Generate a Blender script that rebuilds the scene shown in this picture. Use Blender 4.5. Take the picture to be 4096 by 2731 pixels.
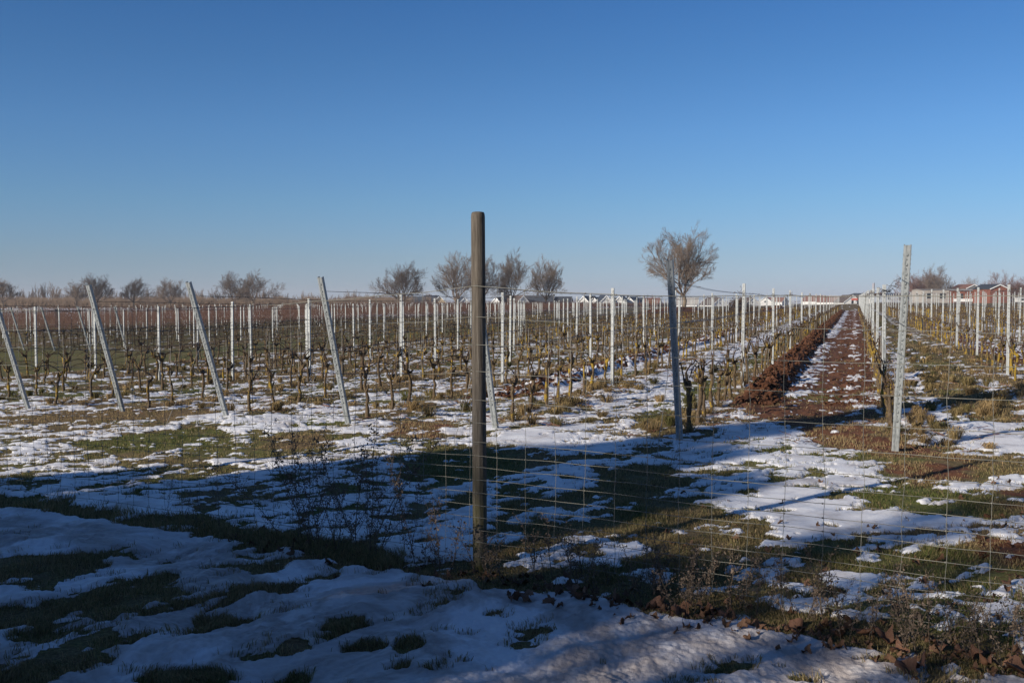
import bpy, math, random
import numpy as np
from mathutils import Vector, Matrix
R = math.radians
sc = bpy.context.scene
for o in list(bpy.data.objects): bpy.data.objects.remove(o)
rng = np.random.RandomState(7); random.seed(7)

# ------------------------------------------------------------------ camera
CAMZ = 1.70; FPX = 3982.0; HOR = 1190.0
cd = bpy.data.cameras.new('camera'); cam = bpy.data.objects.new('camera', cd); sc.collection.objects.link(cam)
cd.sensor_width = 36; cd.lens = 36*FPX/4096; cd.clip_start = 0.1; cd.clip_end = 6000
PITCH = math.atan((1365.5-HOR)/FPX)
cam.location = (0, 0, CAMZ); cam.rotation_euler = (math.pi/2-PITCH, 0, 0)
sc.camera = cam
sc.render.resolution_x = 1024; sc.render.resolution_y = 682
# ------------------------------------------------------------------ light
SUN_EL = R(19); SUN_A = R(53)                     # sun behind the camera, to the left
SD = Vector((math.sin(SUN_A), math.cos(SUN_A), 0))  # direction shadows run on the ground
world = bpy.data.worlds.new('World'); sc.world = world; world.use_nodes = True
nt = world.node_tree; nt.nodes.clear()
sky = nt.nodes.new('ShaderNodeTexSky'); sky.sky_type = 'NISHITA'; sky.sun_disc = False
sky.sun_elevation = SUN_EL
sky.sun_rotation = math.atan2(-SD.x, -SD.y)
sky.altitude = 0; sky.air_density = 1.0; sky.dust_density = 0.15; sky.ozone_density = 1.5
bg = nt.nodes.new('ShaderNodeBackground'); bg.inputs['Strength'].default_value = 0.105
out = nt.nodes.new('ShaderNodeOutputWorld')
tcw = nt.nodes.new('ShaderNodeTexCoord'); spw = nt.nodes.new('ShaderNodeSeparateXYZ'); rpw = nt.nodes.new('ShaderNodeValToRGB')
nt.links.new(tcw.outputs['Generated'], spw.inputs[0]); nt.links.new(spw.outputs[2], rpw.inputs[0])
el = rpw.color_ramp.elements; el[0].position = 0; el[0].color = (.340, .469, .97, 1); el[1].position = 1; el[1].color = (.28, .40, .60, 1)
for q, c in ((.038, (.329, .452, .795)), (.092, (.309, .485, .775)), (.16, (.281, .486, .789)), (.225, (.235, .452, .745)), (.282, (.20, .425, .735)), (.6, (.27, .40, .62))):
    e_ = el.new(q); e_.color = c+(1,)                            # cooler white balance of a clear winter sky
mxw = nt.nodes.new('ShaderNodeMix'); mxw.data_type = 'RGBA'; mxw.blend_type = 'MULTIPLY'; mxw.inputs[0].default_value = 1
nt.links.new(sky.outputs[0], mxw.inputs[6]); nt.links.new(rpw.outputs[0], mxw.inputs[7]); nt.links.new(mxw.outputs[2], bg.inputs[0]); nt.links.new(bg.outputs[0], out.inputs[0])
sl = bpy.data.lights.new('sun', 'SUN'); sl.energy = 5.0; sl.angle = R(0.53); sl.color = (1.0, 0.91, 0.78)
so = bpy.data.objects.new('sun', sl); sc.collection.objects.link(so)
tosun = Vector((-SD.x*math.cos(SUN_EL), -SD.y*math.cos(SUN_EL), math.sin(SUN_EL)))
so.rotation_euler = tosun.to_track_quat('Z', 'Y').to_euler(); so.location = (-20, -20, 20)
sc.view_settings.view_transform = 'Standard'; sc.view_settings.look = 'None'
sc.view_settings.exposure = 0.33; sc.view_settings.gamma = 1.0

# ------------------------------------------------------------------ noise
_perm = np.random.RandomState(3).permutation(256).astype(np.int64)
_perm = np.concatenate([_perm, _perm, _perm])
_ga = np.random.RandomState(4).rand(256)*2*np.pi
_gx, _gy = np.cos(_ga), np.sin(_ga)
def perlin(x, y, seed=0):
    x = np.asarray(x, float)+seed*17.31; y = np.asarray(y, float)+seed*9.77
    xi = np.floor(x).astype(np.int64); yi = np.floor(y).astype(np.int64)
    xf = x-xi; yf = y-yi; xi &= 255; yi &= 255
    u = xf*xf*xf*(xf*(xf*6-15)+10); v = yf*yf*yf*(yf*(yf*6-15)+10)
    def g(ix, iy, dx, dy):
        h = _perm[_perm[ix]+iy]; return _gx[h]*dx+_gy[h]*dy
    a = g(xi, yi, xf, yf); b = g(xi+1, yi, xf-1, yf)
    c = g(xi, yi+1, xf, yf-1); d = g(xi+1, yi+1, xf-1, yf-1)
    return ((a+(b-a)*u)+((c+(d-c)*u)-(a+(b-a)*u))*v)*1.5
def fbm(x, y, o=4, seed=0, gain=0.5):
    t = 0; a = 1.0; f = 1.0
    for i in range(o):
        t = t+a*perlin(x*f, y*f, seed+i*3); a *= gain; f *= 2.03
    return t
def sstep(a, b, x):
    t = np.clip((x-a)/(b-a), 0, 1); return t*t*(3-2*t)

# ------------------------------------------------------------------ lay of the land
TH = math.atan(1372/FPX); CT, ST = math.cos(TH), math.sin(TH)   # vine rows run along (ST, CT)
GP = [-400, -90, -60, -40, -36.5, -30.5, -25, -21.2, -18.8, -16.4, -13.9, -11.5, -9.2, -6.7, -4.2, -2, .45, 3, 6, 10, 20, 60, 400]
GG = [2.7, 2.66, 2.6, 2.5, 2.46, 2.41, 2.28, 2.16, 2.11, 2.06, 1.985, 1.91, 1.85, 1.785, 1.73, 1.69, 1.66, 1.60, 1.55, 1.5, 1.42, 1.35, 1.35]
def ps(x, y): return x*CT-y*ST, y+0*x                              # distance across the rows, distance from the camera
def W(p, s): return (p+s*ST)/CT, s
FU = (0.846, -0.533); FV = (0.533, 0.846); FP = (-0.2, 6.15)    # fence line and its normal, through the wooden post
def fence_d(x, y): return (x-FP[0])*FV[0]+(y-FP[1])*FV[1]
def send(p): return 11.45-0.5*(p-0.45)                          # where the rows end
def base_z(x, y):
    p, s = ps(x, y); r = np.hypot(x, y)
    z = CAMZ-np.interp(p, GP, GG)
    z = z-4.2*sstep(280, 430, r)
    z = z+0.05*fbm(x*.12, y*.12, 2, 5)*np.minimum(1, r/30)
    return z
def gpt(px, py):                                                # ground point seen at a pixel of the photograph
    dx = (px-2048)/FPX; dz = -(py-1365.5)/FPX
    c, s_ = math.cos(PITCH), math.sin(PITCH)
    d = np.array([dx, c+dz*s_, -s_+dz*c])
    t = 8.0
    for _ in range(60):
        z = CAMZ-np.interp(ps(d[0]*t, d[1]*t)[0], GP, GG)
        t = 0.5*t+0.5*(CAMZ-z)/(-d[2])
    return d[0]*t, d[1]*t
BL = []
def blob(x0, y0, x1, y1, v, soil=0, green=0):
    cx, cy = gpt((x0+x1)/2, (y0+y1)/2); ax = abs(gpt(x1, (y0+y1)/2)[0]-gpt(x0, (y0+y1)/2)[0])/2
    ay = abs(gpt((x0+x1)/2, y0)[1]-gpt((x0+x1)/2, y1)[1])/2
    BL.append((cx, cy, ax, ay, v, soil, green))
K = 1.7415
def blk(x0, y0, x1, y1, v, soil=0, green=0): blob(x0*K, y0*K, x1*K, y1*K, v, soil, green)
# bare patches (negative) and drifts (positive) in the snow
blk(1440, 1060, 1660, 1270, -1.1, 0, .3); blk(1110, 1100, 1480, 1250, -.42, 0, .3); blk(940, 1030, 1210, 1100, -.9, 0, .8)
blk(350, 1110, 640, 1175, -.42, 0, .1); blk(400, 1000, 700, 1060, -.45, 0, .7); blk(190, 990, 480, 1040, -.8, 0, .9)
blk(0, 1050, 260, 1110, -.15, 0, .6); blk(-60, 1125, 420, 1215, .45); blk(620, 990, 790, 1030, -.9, .35, 0); blk(0, 935, 420, 975, -.7, .3, 0)
blk(300, 945, 480, 965, -.5); blk(900, 960, 1090, 1010, -.5, .5, 0)
blk(1960, 1110, 2352, 1190, -1.0, 0, 1); blk(1850, 1230, 2360, 1370, -.62, .35, .8); blk(2060, 1050, 2360, 1100, -1.0, .2, .3)
blk(2200, 1230, 2360, 1290, -.5, .7, 0)
blk(1600, 1080, 2200, 1235, .75); blk(1000, 1190, 1100, 1330, .2); blk(1110, 1290, 1900, 1400, .25)
blk(1130, 975, 1520, 1030, .5); blk(1580, 900, 1800, 1020, .6); blk(1190, 1050, 1460, 1120, .35)
blk(1790, 890, 2010, 1075, -1.0, .62, .0); blk(1380, 960, 1560, 1040, -.45, 0, .2)
blk(2075, 900, 2300, 1050, .55); blk(560, 1150, 1080, 1290, .18); blk(120, 1110, 620, 1250, .3)
blk(-60, 1262, 250, 1345, -1.3, 0, .2); blk(120, 1325, 400, 1430, -.62, 0, .3); blk(-60, 1390, 140, 1450, -.5, 0, .2)
blk(-60, 1490, 220, 1590, -.55, 0, .2); blk(330, 1310, 420, 1345, -.8, 0, .3); blk(640, 1470, 700, 1510, -1.2, .3)
blk(740, 1420, 830, 1455, -1.1, 0, .4); blk(790, 1470, 890, 1505, -1.0, 0, .3); blk(900, 1460, 980, 1505, -1.1, 0, .4)
blk(1350, 1525, 1410, 1568, -1.2, 0, .6); blk(1600, 1520, 1780, 1560, -.9, 0, .6); blk(330, 1240, 700, 1290, .3)
blk(350, 1540, 520, 1580, -.9, 0, .3); blk(880, 1510, 940, 1540, -1.0, 0, .3); blk(1790, 1530, 1860, 1575, -.8, 0, .6)
blk(600, 1350, 700, 1385, -.6); blk(1000, 1400, 2000, 1600, .9); blk(560, 1330, 1100, 1568, .3); blk(-60, 1205, 420, 1262, .6); blk(2060, 740, 2170, 870, -.8, 0, .1)
blk(2150, 860, 2352, 1010, -.35, 0, .2)
def fields(x, y, detail=True):
    p, s = ps(x, y); fd = fence_d(x, y); r = np.hypot(x, y)
    k = (p-0.45)/2.4; dr = np.abs(k-np.round(k))*2.4
    inrow = sstep(-1.0, .3, s-send(p))*(p > -21.9)*(s < 128+4*perlin(p*.2, 0*p, 2))
    cov = np.where(fd < 0, .82, .67)
    green = .5+.6*fbm(x*.35, y*.35, 3, 11)
    soil = np.zeros_like(x)
    # row land
    under = 1-sstep(.28, .62, dr+.18*fbm(x*1.1, y*1.1, 3, 21))
    rc = np.where(p > .45, .54, .60)-.14*sstep(25, 60, s)-.28*under
    rc = np.where((p < -8), rc-.08, rc)
    rc = np.where((p > -21) & (p < -6), rc-.16*sstep(17, 30, s), rc)
    cov = cov*(1-inrow)+rc*inrow
    green = green*(1-inrow)+(.42+.55*fbm(x*.3, y*.3, 3, 12)-.35*under)*inrow
    def band(a, b, e=.1): return sstep(a-e, a+e, pw)*(1-sstep(b-e, b+e, pw))
    pw = p+.09*fbm(s*.55, p*.8, 3, 31)
    far = sstep(12.2, 14.5, s)*(s < 124)
    a0 = band(-1.85, .38)*far
    ridge = band(-1.75, -1.22)*sstep(15.5, 17.5, s)*(s < 124)
    soil = np.maximum(soil, a0*(.62+.55*fbm(x*1.4, y*1.4, 3, 78)+.3*sstep(16, 20, s)))
    cov = np.where(a0 > .5, .08, cov)
    lane = band(-1.12, -.72, .07)*far; cov = cov+.46*lane*a0
    lane2 = band(-.12, .12, .06)*far; cov = cov+.34*lane2*a0*(.4+.6*sstep(-.2, .3, perlin(s*.35, p*0, 8)))
    r2 = band(-6.15, -5.45)*sstep(17, 20, s)*(s < 95); soilB = band(-6.5, -4.75)*sstep(15, 18, s)*(s < 95)
    soil = np.maximum(soil, .75*soilB*(.6+.6*fbm(x*.6, y*.6, 2, 77))); soil = np.maximum(soil, r2)
    cov = np.where(soilB > .5, cov-.1, cov)
    lane3 = band(-5.4, -4.95, .08)*sstep(15, 18, s); cov = cov+.3*lane3
    lane4 = band(-4.15, -3.3, .12)*inrow*(s < 75); cov = cov+.22*lane4; green = green-.1*lane4
    gr = band(-3.0, -2.2, .15)*inrow; cov = cov-.3*gr; green = green+.4*gr
    # right alley: snow lane, straw ridge
    l5 = band(.6, 1.25, .12)*inrow; cov = cov+.22*l5*(s < 25)
    st = band(1.25, 2.15, .15)*inrow*sstep(12.8, 15, s); cov = cov-.5*st; green = np.where(st > .3, .25+.5*fbm(x*.5, y*.5, 3, 14), green)
    r3 = band(3.3, 4.6)*sstep(22, 26, s)*(s < 90); soil = np.maximum(soil, .9*r3); cov = cov-.15*r3
    # grass strip and what lies beyond it
    strip = sstep(-21.6, -21.9, p)*(1-sstep(-29.3, -29.7, p))+(p < -29.5)*(s < send(p)+17.5)
    strip = np.clip(strip, 0, 1)*(fd > 4)*sstep(20, 24, s)
    cov = np.where(strip > .5, -.6, cov); green = np.where(strip > .5, .62+.25*fbm(x*.25, y*.6, 3, 15), green)
    b2 = (p < -29.5)*(s >= send(p)+17.5); cov = np.where(b2 > .5, .02, cov); green = np.where(b2 > .5, .35+.4*fbm(x*.2, y*.2, 2, 9), green)
    farf = (r > 135)*1.0; cov = np.where(farf > 0, np.where(p < -60, .62, .05), cov); green = np.where(farf > 0, .15+.3*fbm(x*.02, y*.02, 2, 9), green)
    soil = np.where(farf > 0, .15, soil)
    # far snow strip
    wn = fbm(x*1.1, y*1.1, 4, 101); wm = fbm(x*3.4, y*3.4, 3, 103)
    for cx, cy, ax, ay, v, so_, gr_ in BL:
        q = np.sqrt(((x-cx)/ax)**2+((y-cy)/ay)**2)+.55*wn+.30*wm
        w = 1-sstep(.55, 1.35, q); cov = cov+v*w*.8; green = green*(1-w)+gr_*w if v < 0 else green
        soil = np.maximum(soil, so_*w)
    # fence verge
    verge = sstep(-.36, -.20, fd+.14*fbm(x*1.3, y*1.3, 3, 41))*(1-sstep(-.05, .16, fd+.16*fbm(x*1.7, y*1.7, 3, 42)))
    cov = cov-1.2*verge; green = np.where(verge > .3, .35, green)
    ul = x*.80+y*.60; uw = x*.60-y*.80                            # melt streaks follow the low sun
    n1 = fbm(ul*1.05+.5*perlin(x*.8, y*.8, 61), uw*2.0, 4, 51, .6); n2 = fbm(ul*3.4, uw*7.0, 3, 52, .6)
    far_s = np.clip(1-(r-20)/60, 0.25, 1)
    fine = np.where(fd < 0, .30, .50)
    raw = cov-.5+.62*n1+fine*n2*far_s
    raw = raw-1.0*sstep(.27, .47, perlin(x*3.3+.3*n1, y*4.6, 57)+.25*n2)*(fd < 4.5)*(.55+.45*(fd > 0))
    snow = sstep(-.07, .07, raw)
    z = base_z(x, y)
    thick = np.clip(raw*.085, 0, .02)
    z = z+snow*(.002+thick)+.02*fbm(x*.9, y*.9, 3, 71)
    z = z+(1-snow)*.014*np.maximum(0, fbm(x*6, y*6, 2, 72))*(r < 40)
    z = z+(fd < -.3)*.020*fbm(x*1.9, y*1.9, 3, 73)+(fd < -.3)*.007*fbm(x*9, y*9, 3, 74)*snow+(fd < -.3)*.004*fbm(x*28, y*28, 2, 75)*snow
    lump = np.abs(fbm(x*2.6, y*2.6, 3, 81))
    lump2 = np.abs(fbm(x*6.5, y*6.5, 3, 83)); z = z+ridge*(.05+.12*lump+.09*lump2)+r2*(.03+.10*lump+.06*lump2)+.07*lump*np.clip(soil-.3, 0, 1)*(r < 130)
    z = z+under*inrow*.03+st*(.05+.05*fbm(x*1.5, y*1.5, 2, 82))
    snow = snow*(1-.9*ridge)
    return z, snow, np.clip(soil, 0, 1), np.clip(green, 0, 1), raw, verge
def ground(x, y):
    return float(fields(np.array([float(x)]), np.array([float(y)]))[0][0])
def bz(x, y): return float(base_z(np.array([float(x)]), np.array([float(y)]))[0])

# ------------------------------------------------------------------ mesh and object helpers
def link(o): sc.collection.objects.link(o); return o
def mesh_from(name, V, Q=None, T=None, mat=None, smooth=False, col=None, uv=None):
    V = np.asarray(V, np.float32).reshape(-1, 3)
    me = bpy.data.meshes.new(name)
    Q = np.zeros((0, 4), np.int32) if Q is None or len(Q) == 0 else np.asarray(Q, np.int32)
    T = np.zeros((0, 3), np.int32) if T is None or len(T) == 0 else np.asarray(T, np.int32)
    nl = Q.size+T.size; npoly = len(Q)+len(T)
    me.vertices.add(len(V)); me.vertices.foreach_set('co', V.ravel())
    me.loops.add(nl); me.loops.foreach_set('vertex_index', np.concatenate([Q.ravel(), T.ravel()]))
    me.polygons.add(npoly)
    ls = np.concatenate([np.arange(len(Q))*4, Q.size+np.arange(len(T))*3]).astype(np.int32)
    me.polygons.foreach_set('loop_start', ls)
    me.polygons.foreach_set('use_smooth', np.full(npoly, bool(smooth)))
    me.update(calc_edges=True)
    if col is not None:
        for nm, c in col.items():
            a = me.color_attributes.new(nm, 'FLOAT_COLOR', 'POINT'); c4 = np.ones((len(V), 4), np.float32); c4[:, :3] = c
            a.data.foreach_set('color', c4.ravel())
    if mat: me.materials.append(mat)
    return me
class MB:
    def __init__(s): s.v = []; s.q = []; s.t = []; s.n = 0
    def add(s, V, Q=None, T=None):
        V = np.asarray(V, float)
        if Q is not None and len(Q): s.q.append(np.asarray(Q)+s.n)
        if T is not None and len(T): s.t.append(np.asarray(T)+s.n)
        s.v.append(V); s.n += len(V)
    def tube(s, pts, rad, sides=6, cap=True, rough=0, seed=0):
        pts = np.asarray(pts, float); n = len(pts)
        rad = np.broadcast_to(np.asarray(rad, float), (n,))
        t = np.gradient(pts, axis=0); t /= np.linalg.norm(t, axis=1)[:, None]+1e-9
        m = np.abs(t.mean(0)); ref = np.eye(3)[int(np.argmin(m))]
        a = np.cross(t, ref); a /= np.linalg.norm(a, axis=1)[:, None]+1e-9; b = np.cross(t, a)
        ang = np.arange(sides)*2*np.pi/sides
        rr = rad[:, None]*np.ones((1, sides))
        if rough: rr = rr*(1+rough*np.random.RandomState(seed).uniform(-1, 1, (n, sides)))
        V = pts[:, None]+rr[..., None]*(np.cos(ang)[None, :, None]*a[:, None]+np.sin(ang)[None, :, None]*b[:, None])
        i = np.arange(n-1)[:, None]*sides; j = np.arange(sides)[None]; j2 = (j+1) % sides
        Q = np.stack([i+j, i+j2, i+sides+j2, i+sides+j], -1).reshape(-1, 4)
        V = V.reshape(-1, 3); T = []
        if cap:
            V = np.vstack([V, pts[:1], pts[-1:]]); c0 = n*sides; c1 = c0+1
            T = [(c0, (k+1) % sides, k) for k in range(sides)]+[(c1, (n-1)*sides+k, (n-1)*sides+(k+1) % sides) for k in range(sides)]
        s.add(V, Q, T)
    def box(s, c, d, M=None):
        c = np.array(c, float); h = np.array(d, float)/2
        V = np.array([(x, y, z) for x in (-1, 1) for y in (-1, 1) for z in (-1, 1)])*h+c
        if M is not None: V = V@np.array(M).T
        s.add(V, [(0, 1, 3, 2), (4, 6, 7, 5), (0, 4, 5, 1), (2, 3, 7, 6), (0, 2, 6, 4), (1, 5, 7, 3)])
    def arr(s):
        V = np.vstack(s.v) if s.v else np.zeros((0, 3))
        Q = np.vstack(s.q) if s.q else np.zeros((0, 4), int)
        T = np.vstack(s.t) if s.t else np.zeros((0, 3), int)
        return V, Q, T
    def mesh(s, name, mat, smooth=False):
        V, Q, T = s.arr(); return mesh_from(name, V, Q, T, mat, smooth)
def tag(o, label=None, cat=None, group=None, kind=None):
    if label: o['label'] = label
    if cat: o['category'] = cat
    if group: o['group'] = group
    if kind: o['kind'] = kind
    return o
def obj(name, me, parent=None, loc=None, rz=None):
    o = link(bpy.data.objects.new(name, me))
    if parent: o.parent = parent
    if loc is not None: o.location = loc
    if rz is not None: o.rotation_euler.z = rz
    return o
def thing(name, label, cat, loc=(0, 0, 0), rz=0, group=None):
    o = obj(name, None, None, loc, rz); o.empty_display_size = .2
    return tag(o, label, cat, group)
def replicate(V, Q, T, mats):
    """copies of one shape under many 4x4 matrices, as arrays"""
    M = np.asarray(mats); n = len(M); nv = len(V)
    VV = np.einsum('nij,vj->nvi', M[:, :3, :3], V)+M[:, None, :3, 3]
    off = (np.arange(n)*nv)[:, None, None]
    return VV.reshape(-1, 3), (Q[None]+off).reshape(-1, 4) if len(Q) else np.zeros((0, 4), int), (T[None]+off).reshape(-1, 3) if len(T) else np.zeros((0, 3), int)
def mat4(loc, rz=0, sc_=1.0):
    c, s = math.cos(rz)*sc_, math.sin(rz)*sc_
    return np.array([[c, -s, 0, loc[0]], [s, c, 0, loc[1]], [0, 0, sc_, loc[2]], [0, 0, 0, 1]], float)
def project(x, y, z):
    c, s = math.cos(PITCH), math.sin(PITCH); zz = z-CAMZ
    d = y*c-zz*s; u = y*s+zz*c
    if d < .1: return (-1e9, -1e9, d)
    return 2048+x/d*FPX, 1365.5-u/d*FPX, d
def inframe(x, y, m=150, h=1.9):
    px, py, d = project(x, y, 0.5)
    return d > 1 and -m < px < 4096+m and py < 2800
ROWDIR = math.pi/2-TH                                            # heading of the rows, from +X
ORD = ['first', 'second', 'third', 'fourth', 'fifth', 'sixth', 'seventh', 'eighth', 'ninth', 'tenth', 'eleventh', 'twelfth', 'thirteenth',
       'fourteenth', 'fifteenth', 'sixteenth', 'seventeenth', 'eighteenth', 'nineteenth', 'twentieth']
def ordn(i):
    if i < 20: return ORD[i]
    tens = ['', '', 'twenty', 'thirty', 'forty', 'fifty', 'sixty', 'seventy', 'eighty', 'ninety', 'hundred']; n = i+1
    if n % 10 == 0: return tens[n//10][:-1]+'ieth'
    return tens[n//10]+'-'+ORD[n % 10-1]

# ------------------------------------------------------------------ materials
class MT:
    def __init__(s, name, rough=.8, spec=.3):
        s.m = bpy.data.materials.new(name); s.m.use_nodes = True; s.nt = s.m.node_tree
        s.b = s.nt.nodes['Principled BSDF']; s.b.inputs['Roughness'].default_value = rough
        s.b.inputs['Specular IOR Level'].default_value = spec
    def n(s, t, **kw):
        nd = s.nt.nodes.new(t)
        for k, v in kw.items():
            if k.startswith('i_'):
                key = k[2:]; key = int(key) if key.isdigit() else key
                nd.inputs[key].default_value = v
            else: setattr(nd, k, v)
        return nd
    def l(s, a, b): s.nt.links.new(a, b)
    def noise(s, scale, detail=4, rough=.6, co=None, dist=0):
        nd = s.n('ShaderNodeTexNoise'); nd.inputs['Scale'].default_value = scale; nd.inputs['Detail'].default_value = detail
        nd.inputs['Roughness'].default_value = rough; nd.inputs['Distortion'].default_value = dist
        if co is not None: s.l(co, nd.inputs['Vector'])
        return nd.outputs['Fac']
    def ramp(s, fac, stops):
        nd = s.n('ShaderNodeValToRGB'); e = nd.color_ramp.elements
        while len(e) > 1: e.remove(e[-1])
        e[0].position = stops[0][0]; e[0].color = tuple(stops[0][1])+(1,) if len(stops[0][1]) == 3 else stops[0][1]
        for pz, c in stops[1:]:
            q = e.new(pz); q.color = tuple(c)+(1,)
        s.l(fac, nd.inputs[0]); return nd.outputs[0]
    def mix(s, fac, a, b, mode='MIX'):
        nd = s.n('ShaderNodeMix', data_type='RGBA', blend_type=mode)
        for sock, v in ((nd.inputs[0], fac), (nd.inputs[6], a), (nd.inputs[7], b)):
            if hasattr(v, 'links'): s.l(v, sock)
            elif isinstance(v, (int, float)): sock.default_value = v
            else: sock.default_value = tuple(v)+(1,)
        return nd.outputs[2]
    def math(s, op, a, b=0, clamp=False):
        nd = s.n('ShaderNodeMath', operation=op, use_clamp=clamp)
        for sock, v in ((nd.inputs[0], a), (nd.inputs[1], b)):
            if hasattr(v, 'links'): s.l(v, sock)
            else: sock.default_value = v
        return nd.outputs[0]
    def bump(s, h, strength=.5, dist=.01):
        nd = s.n('ShaderNodeBump'); nd.inputs['Strength'].default_value = strength; nd.inputs['Distance'].default_value = dist
        s.l(h, nd.inputs['Height']); s.l(nd.outputs[0], s.b.inputs['Normal'])
    def color(s, c):
        if hasattr(c, 'links'): s.l(c, s.b.inputs['Base Color'])
        else: s.b.inputs['Base Color'].default_value = tuple(c)+(1,)
def simple(name, c, rough=.8, var=.25, scale=8, metal=0, spec=.3):
    m = MT(name, rough, spec); tc = m.n('ShaderNodeTexCoord').outputs['Object']
    f = m.noise(scale, 4, .6, tc)
    m.color(m.mix(f, tuple(v*(1-var) for v in c), tuple(min(1, v*(1+var)) for v in c)))
    m.b.inputs['Metallic'].default_value = metal
    return m.m

def mat_ground():
    m = MT('ground_material', .95, .15); geo = m.n('ShaderNodeNewGeometry'); co = geo.outputs['Position']
    at = m.n('ShaderNodeAttribute', attribute_name='mask'); sep = m.n('ShaderNodeSeparateColor'); m.l(at.outputs['Color'], sep.inputs[0])
    sn, soil, gr = sep.outputs
    n_f = m.noise(55, 3, .7, co); n_m = m.noise(9, 5, .65, co); n_l = m.noise(2.1, 4, .6, co); n_x = m.noise(160, 2, .6, co)
    straw = m.ramp(n_f, [(.25, (.045, .029, .015)), (.5, (.145, .098, .050)), (.75, (.29, .21, .11))])
    grass = m.ramp(n_f, [(.25, (.028, .035, .009)), (.5, (.098, .108, .028)), (.75, (.19, .19, .055))])
    gfac = m.math('ADD', gr, m.math('MULTIPLY', m.math('SUBTRACT', n_m, .5), 1.6), True)
    veg = m.mix(gfac, straw, grass)
    earth = m.ramp(n_f, [(.2, (.04, .018, .010)), (.5, (.13, .056, .030)), (.8, (.24, .11, .062))])
    sfac = m.ramp(m.math('ADD', soil, m.math('MULTIPLY', m.math('SUBTRACT', n_m, .5), .9)), [(.38, (0, 0, 0)), (.5, (1, 1, 1))])
    gnd = m.mix(sfac, veg, earth)
    litter = m.ramp(m.math('ADD', m.noise(28, 3, .7, co, 1.5), 0.0), [(.56, (0, 0, 0)), (.64, (1, 1, 1))])
    gnd = m.mix(m.math('MULTIPLY', litter, .45), gnd, (.15, .085, .045))
    dirt = m.ramp(m.math('ADD', m.math('MULTIPLY', n_l, .7), m.math('MULTIPLY', n_m, .3)), [(.40, (.88, .88, .89)), (.52, (.76, .75, .76)), (.66, (.50, .45, .42))])
    dt = m.n('ShaderNodeVectorMath', operation='DOT_PRODUCT'); m.l(co, dt.inputs[0]); dt.inputs[1].default_value = (0.533, 0.846, 0)
    pth = m.math('MULTIPLY', m.math('SUBTRACT', 4.95, dt.outputs['Value']), 3.0, True)     # trodden track near the fence, its colour also darkened for deep shade
    pn = m.noise(1.15, 5, .65, co, .8)
    tread_shade = m.ramp(pn, [(.38, (.74, .73, .75)), (.47, (.50, .46, .45)), (.55, (.33, .28, .255)), (.63, (.60, .57, .56))])
    dirt = m.mix(pth, dirt, tread_shade)
    snowc = m.mix(m.math('MULTIPLY', n_x, .16), dirt, (.55, .55, .56))
    sm = m.math('ADD', sn, m.math('MULTIPLY', m.math('SUBTRACT', n_f, .5), .55))
    sm2 = m.ramp(sm, [(.36, (0, 0, 0)), (.64, (1, 1, 1))])
    m.color(m.mix(sm2, gnd, snowc))
    hb = m.math('ADD', m.math('MULTIPLY', n_f, .8), m.math('MULTIPLY', n_x, .5))
    bn = m.n('ShaderNodeBump'); bn.inputs['Distance'].default_value = .02
    m.l(hb, bn.inputs['Height']); m.l(m.ramp(sm2, [(0, (.25, .25, .25)), (1, (.34, .34, .34))]), bn.inputs['Strength'])
    m.l(bn.outputs[0], m.b.inputs['Normal'])
    m.l(m.ramp(sm2, [(0, (.95, .95, .95)), (1, (.55, .55, .55))]), m.b.inputs['Roughness'])
    return m.m
def mat_attr(name, rough=.8, spec=.2, trans=0):
    m = MT(name, rough, spec); at = m.n('ShaderNodeAttribute', attribute_name='tint')
    m.color(at.outputs['Color'])
    tr = m.n('ShaderNodeBsdfTranslucent'); m.l(at.outputs['Color'], tr.inputs[0]); mx = m.n('ShaderNodeMixShader'); mx.inputs[0].default_value = .35
    o_ = [n for n in m.nt.nodes if n.type == 'OUTPUT_MATERIAL'][0]; m.l(m.b.outputs[0], mx.inputs[1]); m.l(tr.outputs[0], mx.inputs[2]); m.l(mx.outputs[0], o_.inputs[0])
    return m.m
def mat_steel(name='galvanised_steel', lo=(.15, .165, .17), hi=(.30, .32, .325)):
    m = MT(name, .5, .5); tc = m.n('ShaderNodeTexCoord').outputs['Object']
    mp = m.n('ShaderNodeMapping'); mp.inputs['Scale'].default_value = (1, 1, .35); m.l(tc, mp.inputs[0])
    v = m.n('ShaderNodeTexVoronoi'); v.inputs['Scale'].default_value = 60; m.l(mp.outputs[0], v.inputs['Vector'])
    f = m.math('ADD', m.math('MULTIPLY', m.noise(22, 5, .7, mp.outputs[0]), .75), m.math('MULTIPLY', v.outputs['Distance'], .35))
    c = m.ramp(f, [(.3, lo), (.62, hi)])
    st = m.ramp(m.noise(7, 4, .7, mp.outputs[0]), [(.60, (0, 0, 0)), (.72, (1, 1, 1))])
    m.color(m.mix(m.math('MULTIPLY', st, .35), c, (.30, .27, .22))); m.b.inputs['Metallic'].default_value = .12
    m.bump(f, .25, .002); return m.m
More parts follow.
